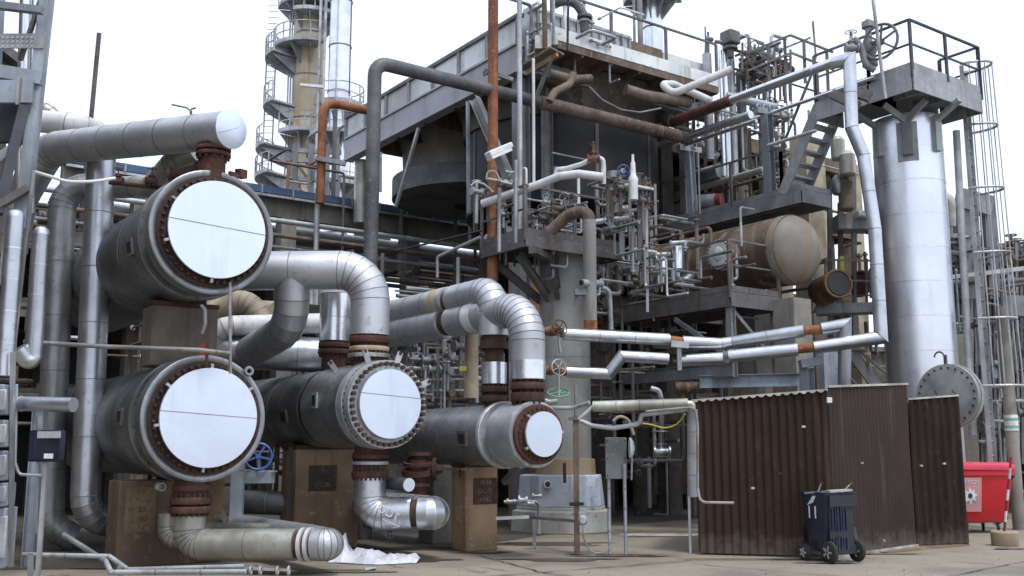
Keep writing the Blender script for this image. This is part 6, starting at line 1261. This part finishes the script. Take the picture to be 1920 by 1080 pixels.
# barrier post
T = Thing('barrier_post', 'red and white banded post in a round concrete foot', 'post', G(1890, 1027)); q = G(1890, 1024) + HF * .1
b = MB(); b.lathe(q, Z, [(0, .2), (.02, .215), (.22, .22), (.24, .205)], 'ochre', 32); T.part('round_foot', b)
top = P(1896, 857, dep(q)); q1 = q + Z * .22
for k in range(7): b = MB(); a_ = q1 + (top - q1) * (k / 7); c_ = q1 + (top - q1) * ((k + 1) / 7); b.cyl(a_, c_, .021, ('redpaint', 'paint')[k % 2] if k else 'orange', 12); T.part('painted_band', b)

# ================================================================ SMALL THINGS IN THE MIDDLE FOREGROUND
def gpost(name, label, px_, py0, py1, w_, m, cat='post', cyl=True):
    g = G(px_, py1); t_ = yz(g, zat(g, py0)); b = MB(); (b.cyl(g, t_, w_ / 2, m, 12) if cyl else b.bar(g, t_, w_, w_, m, HF)); return one(name, label, cat, b)
T = Thing('control_panel', 'grey flat panel on two thin legs in the middle foreground', 'control panel', G(1158, 1042)); gq = G(1158, 1042)
b = MB(); b.box(yz(gq, zat(gq, 859)), .335, .05, .64, 'cabinet', RT, HF, Z); T.part('panel_plate', b, bevel=.008)
b = MB()
for sx in (-1, 1):
    for z_ in (.27, -.27, 0): b.lathe(yz(gq, zat(gq, 859) + z_) + RT * .14 * sx - HF * .03, HF, [(0, .012), (.01, .012)], 'black', 8)
T.part('screws', b)
for px_, yt, yb in ((1143, 868, 1040), (1173, 873, 1042)): g = G(px_, yb) - HF * .05; b = MB(); b.cyl(g, yz(g, zat(g, yt)), .028, 'galv', 12); b.cyl(yz(g, zat(g, yt + 6)), yz(g, zat(g, yt - 3)), .04, 'galv', 12); [b.cyl(yz(g, z_), yz(g, z_ + .03), .033, 'post', 12) for z_ in (.35, .7, 1.0)]; T.part('leg', b)
b = MB(); b.bar(G(1118, 1043) + Z * .02, G(1198, 1043) + Z * .02, .05, .03, 'brownpipe'); T.part('base_bar', b)
T = Thing('signal_lamp', 'white domed lamp fixed to the right edge of the grey panel', 'lamp', P(1186, 868, 15.7)); b = MB(); b.lathe(P(1180, 840, 15.7), RT, [(0, .16), (.03, .155), (.06, .11), (.08, .03)], 'white', 20); T.part('lamp_dome', b); b = MB(); b.cyl(P(1185, 852, 15.7), P(1184, 900, 15.7), .016, 'galv', 8); T.part('conduit', b)
g = G(1082, 1038); T = Thing('stand_post', 'rusty brown post with clamps carrying pipes beside the plinth', 'post', g)
b = MB(); b.bar(g, yz(g, zat(g, 780)), .085, .085, 'brownpipe', HF); b.cyl(yz(g, zat(g, 780)), yz(g, zat(g, 722)), .026, 'post', 10); T.part('post_shaft', b)
for y_ in (785, 945): b = MB(); b.box(yz(g, zat(g, y_)), .22, .14, .05, 'black' if y_ > 900 else 'post', RT, HF, Z); T.part('clamp', b)
b = MB(); b.lathe(P(1092, 975, 15.7), -HF, [(0, .06), (.05, .08), (.1, .05)], 'galv', 14); b.torus(P(1093, 962, 15.7), -HF, .06, .012, 'galv', 14, 6); T.part('tap', b)
curvepipe('thin hose hanging in a loop beside the rusty brown post', [(1092, 985, 15.6), (1094, 1008, 15.6), (1106, 1038, 15.6), (1140, 1036, 15.6), (1146, 1010, 15.7)], 1.6, 'post', bend=.25, seg=6, name='hose', cat='hose')
T = Thing('lagged_pipe', 'pale lagged pipe crossing to the shed and turning down its corner', 'pipe', P(1200, 770, 15.6))
b = MB(); b.pipe([P(1112, 762, 15.6), P(1290, 757, 15.3)], .082, 'cream', seam='seam', gap=.35, seg=20); T.part('pipe_jacket', b)
b = MB(); b.pipe([P(1298, 768, 15.3), P(1299, 930, 15.3)], .08, 'galv', seam='seam', gap=.32, seg=20); T.part('pipe_jacket', b)
b = MB(); b.pipe([P(1288, 757, 15.3), P(1298, 757, 15.3), P(1298, 770, 15.3)], .05, 'cream', seam=None, bend=.06); T.part('elbow', b)
gpost('pipe_prop', 'thin white prop standing at the shed corner', 1295, 928, 1037, .05, 'white')
curvepipe('thin grey tube running down the shed corner and out over its front', [(1210, 772, 15.2), (1304, 763, 15.15), (1308, 800, 15.1), (1308, 915, 15.1), (1313, 942, 15.0), (1376, 943, 14.95)], 2.6, 'post', bend=.1, seg=8)
curvepipe('thin pipe joining the rusty brown post to the lagged pipe', [(1030, 765, 15.9), (1075, 765, 15.8), (1105, 755, 15.6)], 4, 'galv', bend=.1, seg=10)
curvepipe('short branch sloping down from the lagged pipe to the brown post', [(1112, 762, 15.6), (1098, 775, 15.6), (1085, 786, 15.6)], 4, 'galv', bend=.05, seg=10)
curvepipe('sagging grey conduit under the lagged pipe', [(1086, 788, 15.6), (1110, 798, 15.6), (1150, 803, 15.6), (1200, 795, 15.5), (1201, 778, 15.5), (1290, 768, 15.3)], 4.5, 'galv', bend=.15, seg=10)
curvepipe('yellow green hose drooping near the shed corner', [(1204, 794, 15.6), (1222, 796, 15.7), (1245, 804, 15.7), (1270, 797, 15.6), (1285, 776, 15.5)], 1.3, 'yellow', bend=.3, seg=6, name='hose', cat='hose')
curvepipe('pale arched hose behind the grey panel', [(1150, 790, 16.4), (1160, 780, 16.4), (1178, 785, 16.4), (1188, 815, 16.4)], 3, 'tan', bend=.2, seg=8, name='hose', cat='hose')
T = Thing('low_handrail', 'low rail with a bright white end in front of the plinth', 'rail', G(1002, 1030)); g = G(1002, 1030)
b = MB(); b.bar(P(930, 972, 16.2), P(992, 969, 16.2), .05, .05, 'white'); T.part('white_rail', b); b = MB(); b.bar(P(995, 970, 16.2), P(1078, 977, 15.8), .045, .045, 'darkpipe'); T.part('dark_rail', b); b = MB(); b.bar(g, yz(g, zat(g, 968)), .055, .055, 'post', HF); T.part('rail_post', b)
T = Thing('tap_manifold', 'small manifold of pale taps at the left foot of the plinth', 'tap', P(990, 950, 17.6))
for x_, y_, r_ in ((972, 938, .09), (984, 944, .06), (998, 930, .05), (950, 940, .05)): b = MB(); b.lathe(P(x_, y_, 17.5), RT, [(0, r_), (.03, r_), (.03, r_ * .5), (.12, r_ * .5), (.12, r_ * .8), (.16, r_ * .8)], 'galv', 14); T.part('tap', b)
b = MB(); b.pipe([P(945, 941, 17.6), P(1010, 940, 17.6), P(1010, 1000, 17.6)], .03, 'galv', seam=None, bend=.08, seg=8); T.part('manifold_pipe', b)
gpost('thin_rod', 'short dark rod hanging below the smallest exchanger', 1059, 866, 1030, .05, 'black') if False else None
b = MB(); b.bar(P(1058, 868, 16), P(1059, 905, 16), .05, .05, 'black', HF); one('thin_rod', 'short black rod hanging below the smallest exchanger', 'rod', b)
b = MB(); b.bar(P(975, 873, 16.5), P(945, 905, 16.7), .1, .1, 'greysteel'); one('steel_strut', 'dark slanting strut below the smallest exchanger', 'strut', b)
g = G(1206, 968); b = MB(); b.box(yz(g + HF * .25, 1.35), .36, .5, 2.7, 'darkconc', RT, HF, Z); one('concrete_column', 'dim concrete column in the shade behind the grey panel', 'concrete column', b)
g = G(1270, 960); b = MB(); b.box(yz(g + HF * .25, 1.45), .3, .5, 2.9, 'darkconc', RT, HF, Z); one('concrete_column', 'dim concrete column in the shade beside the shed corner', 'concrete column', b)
valve('grey valve in the dark gap left of the shed', P(1241, 848, 18.6), RT, Z, .09, 'dull', 'dull', .13); pipe('grey riser above the valve in the dark gap', [(1240, 840, 18.6), (1240, 745, 18.6)], 5, m='dull', seam=None)
T = Thing('pipe_stub', 'small pale pipe section lying on the floor in the dark gap', 'pipe', G(1247, 935)); b = MB(); b.cyl(G(1235, 935) + Z * .07, G(1259, 936) + Z * .07, .07, 'tan', 16); T.part('pipe_jacket', b)
pipe('rusty horizontal pipe in the dark above the lagged pipe', [(1265, 727, 21), (1320, 727, 21)], 11, m='brownpipe', seam=None)
curvepipe('pale elbow pipe end in the dark above the lagged pipe', [(1220, 728, 20), (1236, 732, 20), (1242, 760, 20)], 5, 'galv', seg=12, bend=.1)
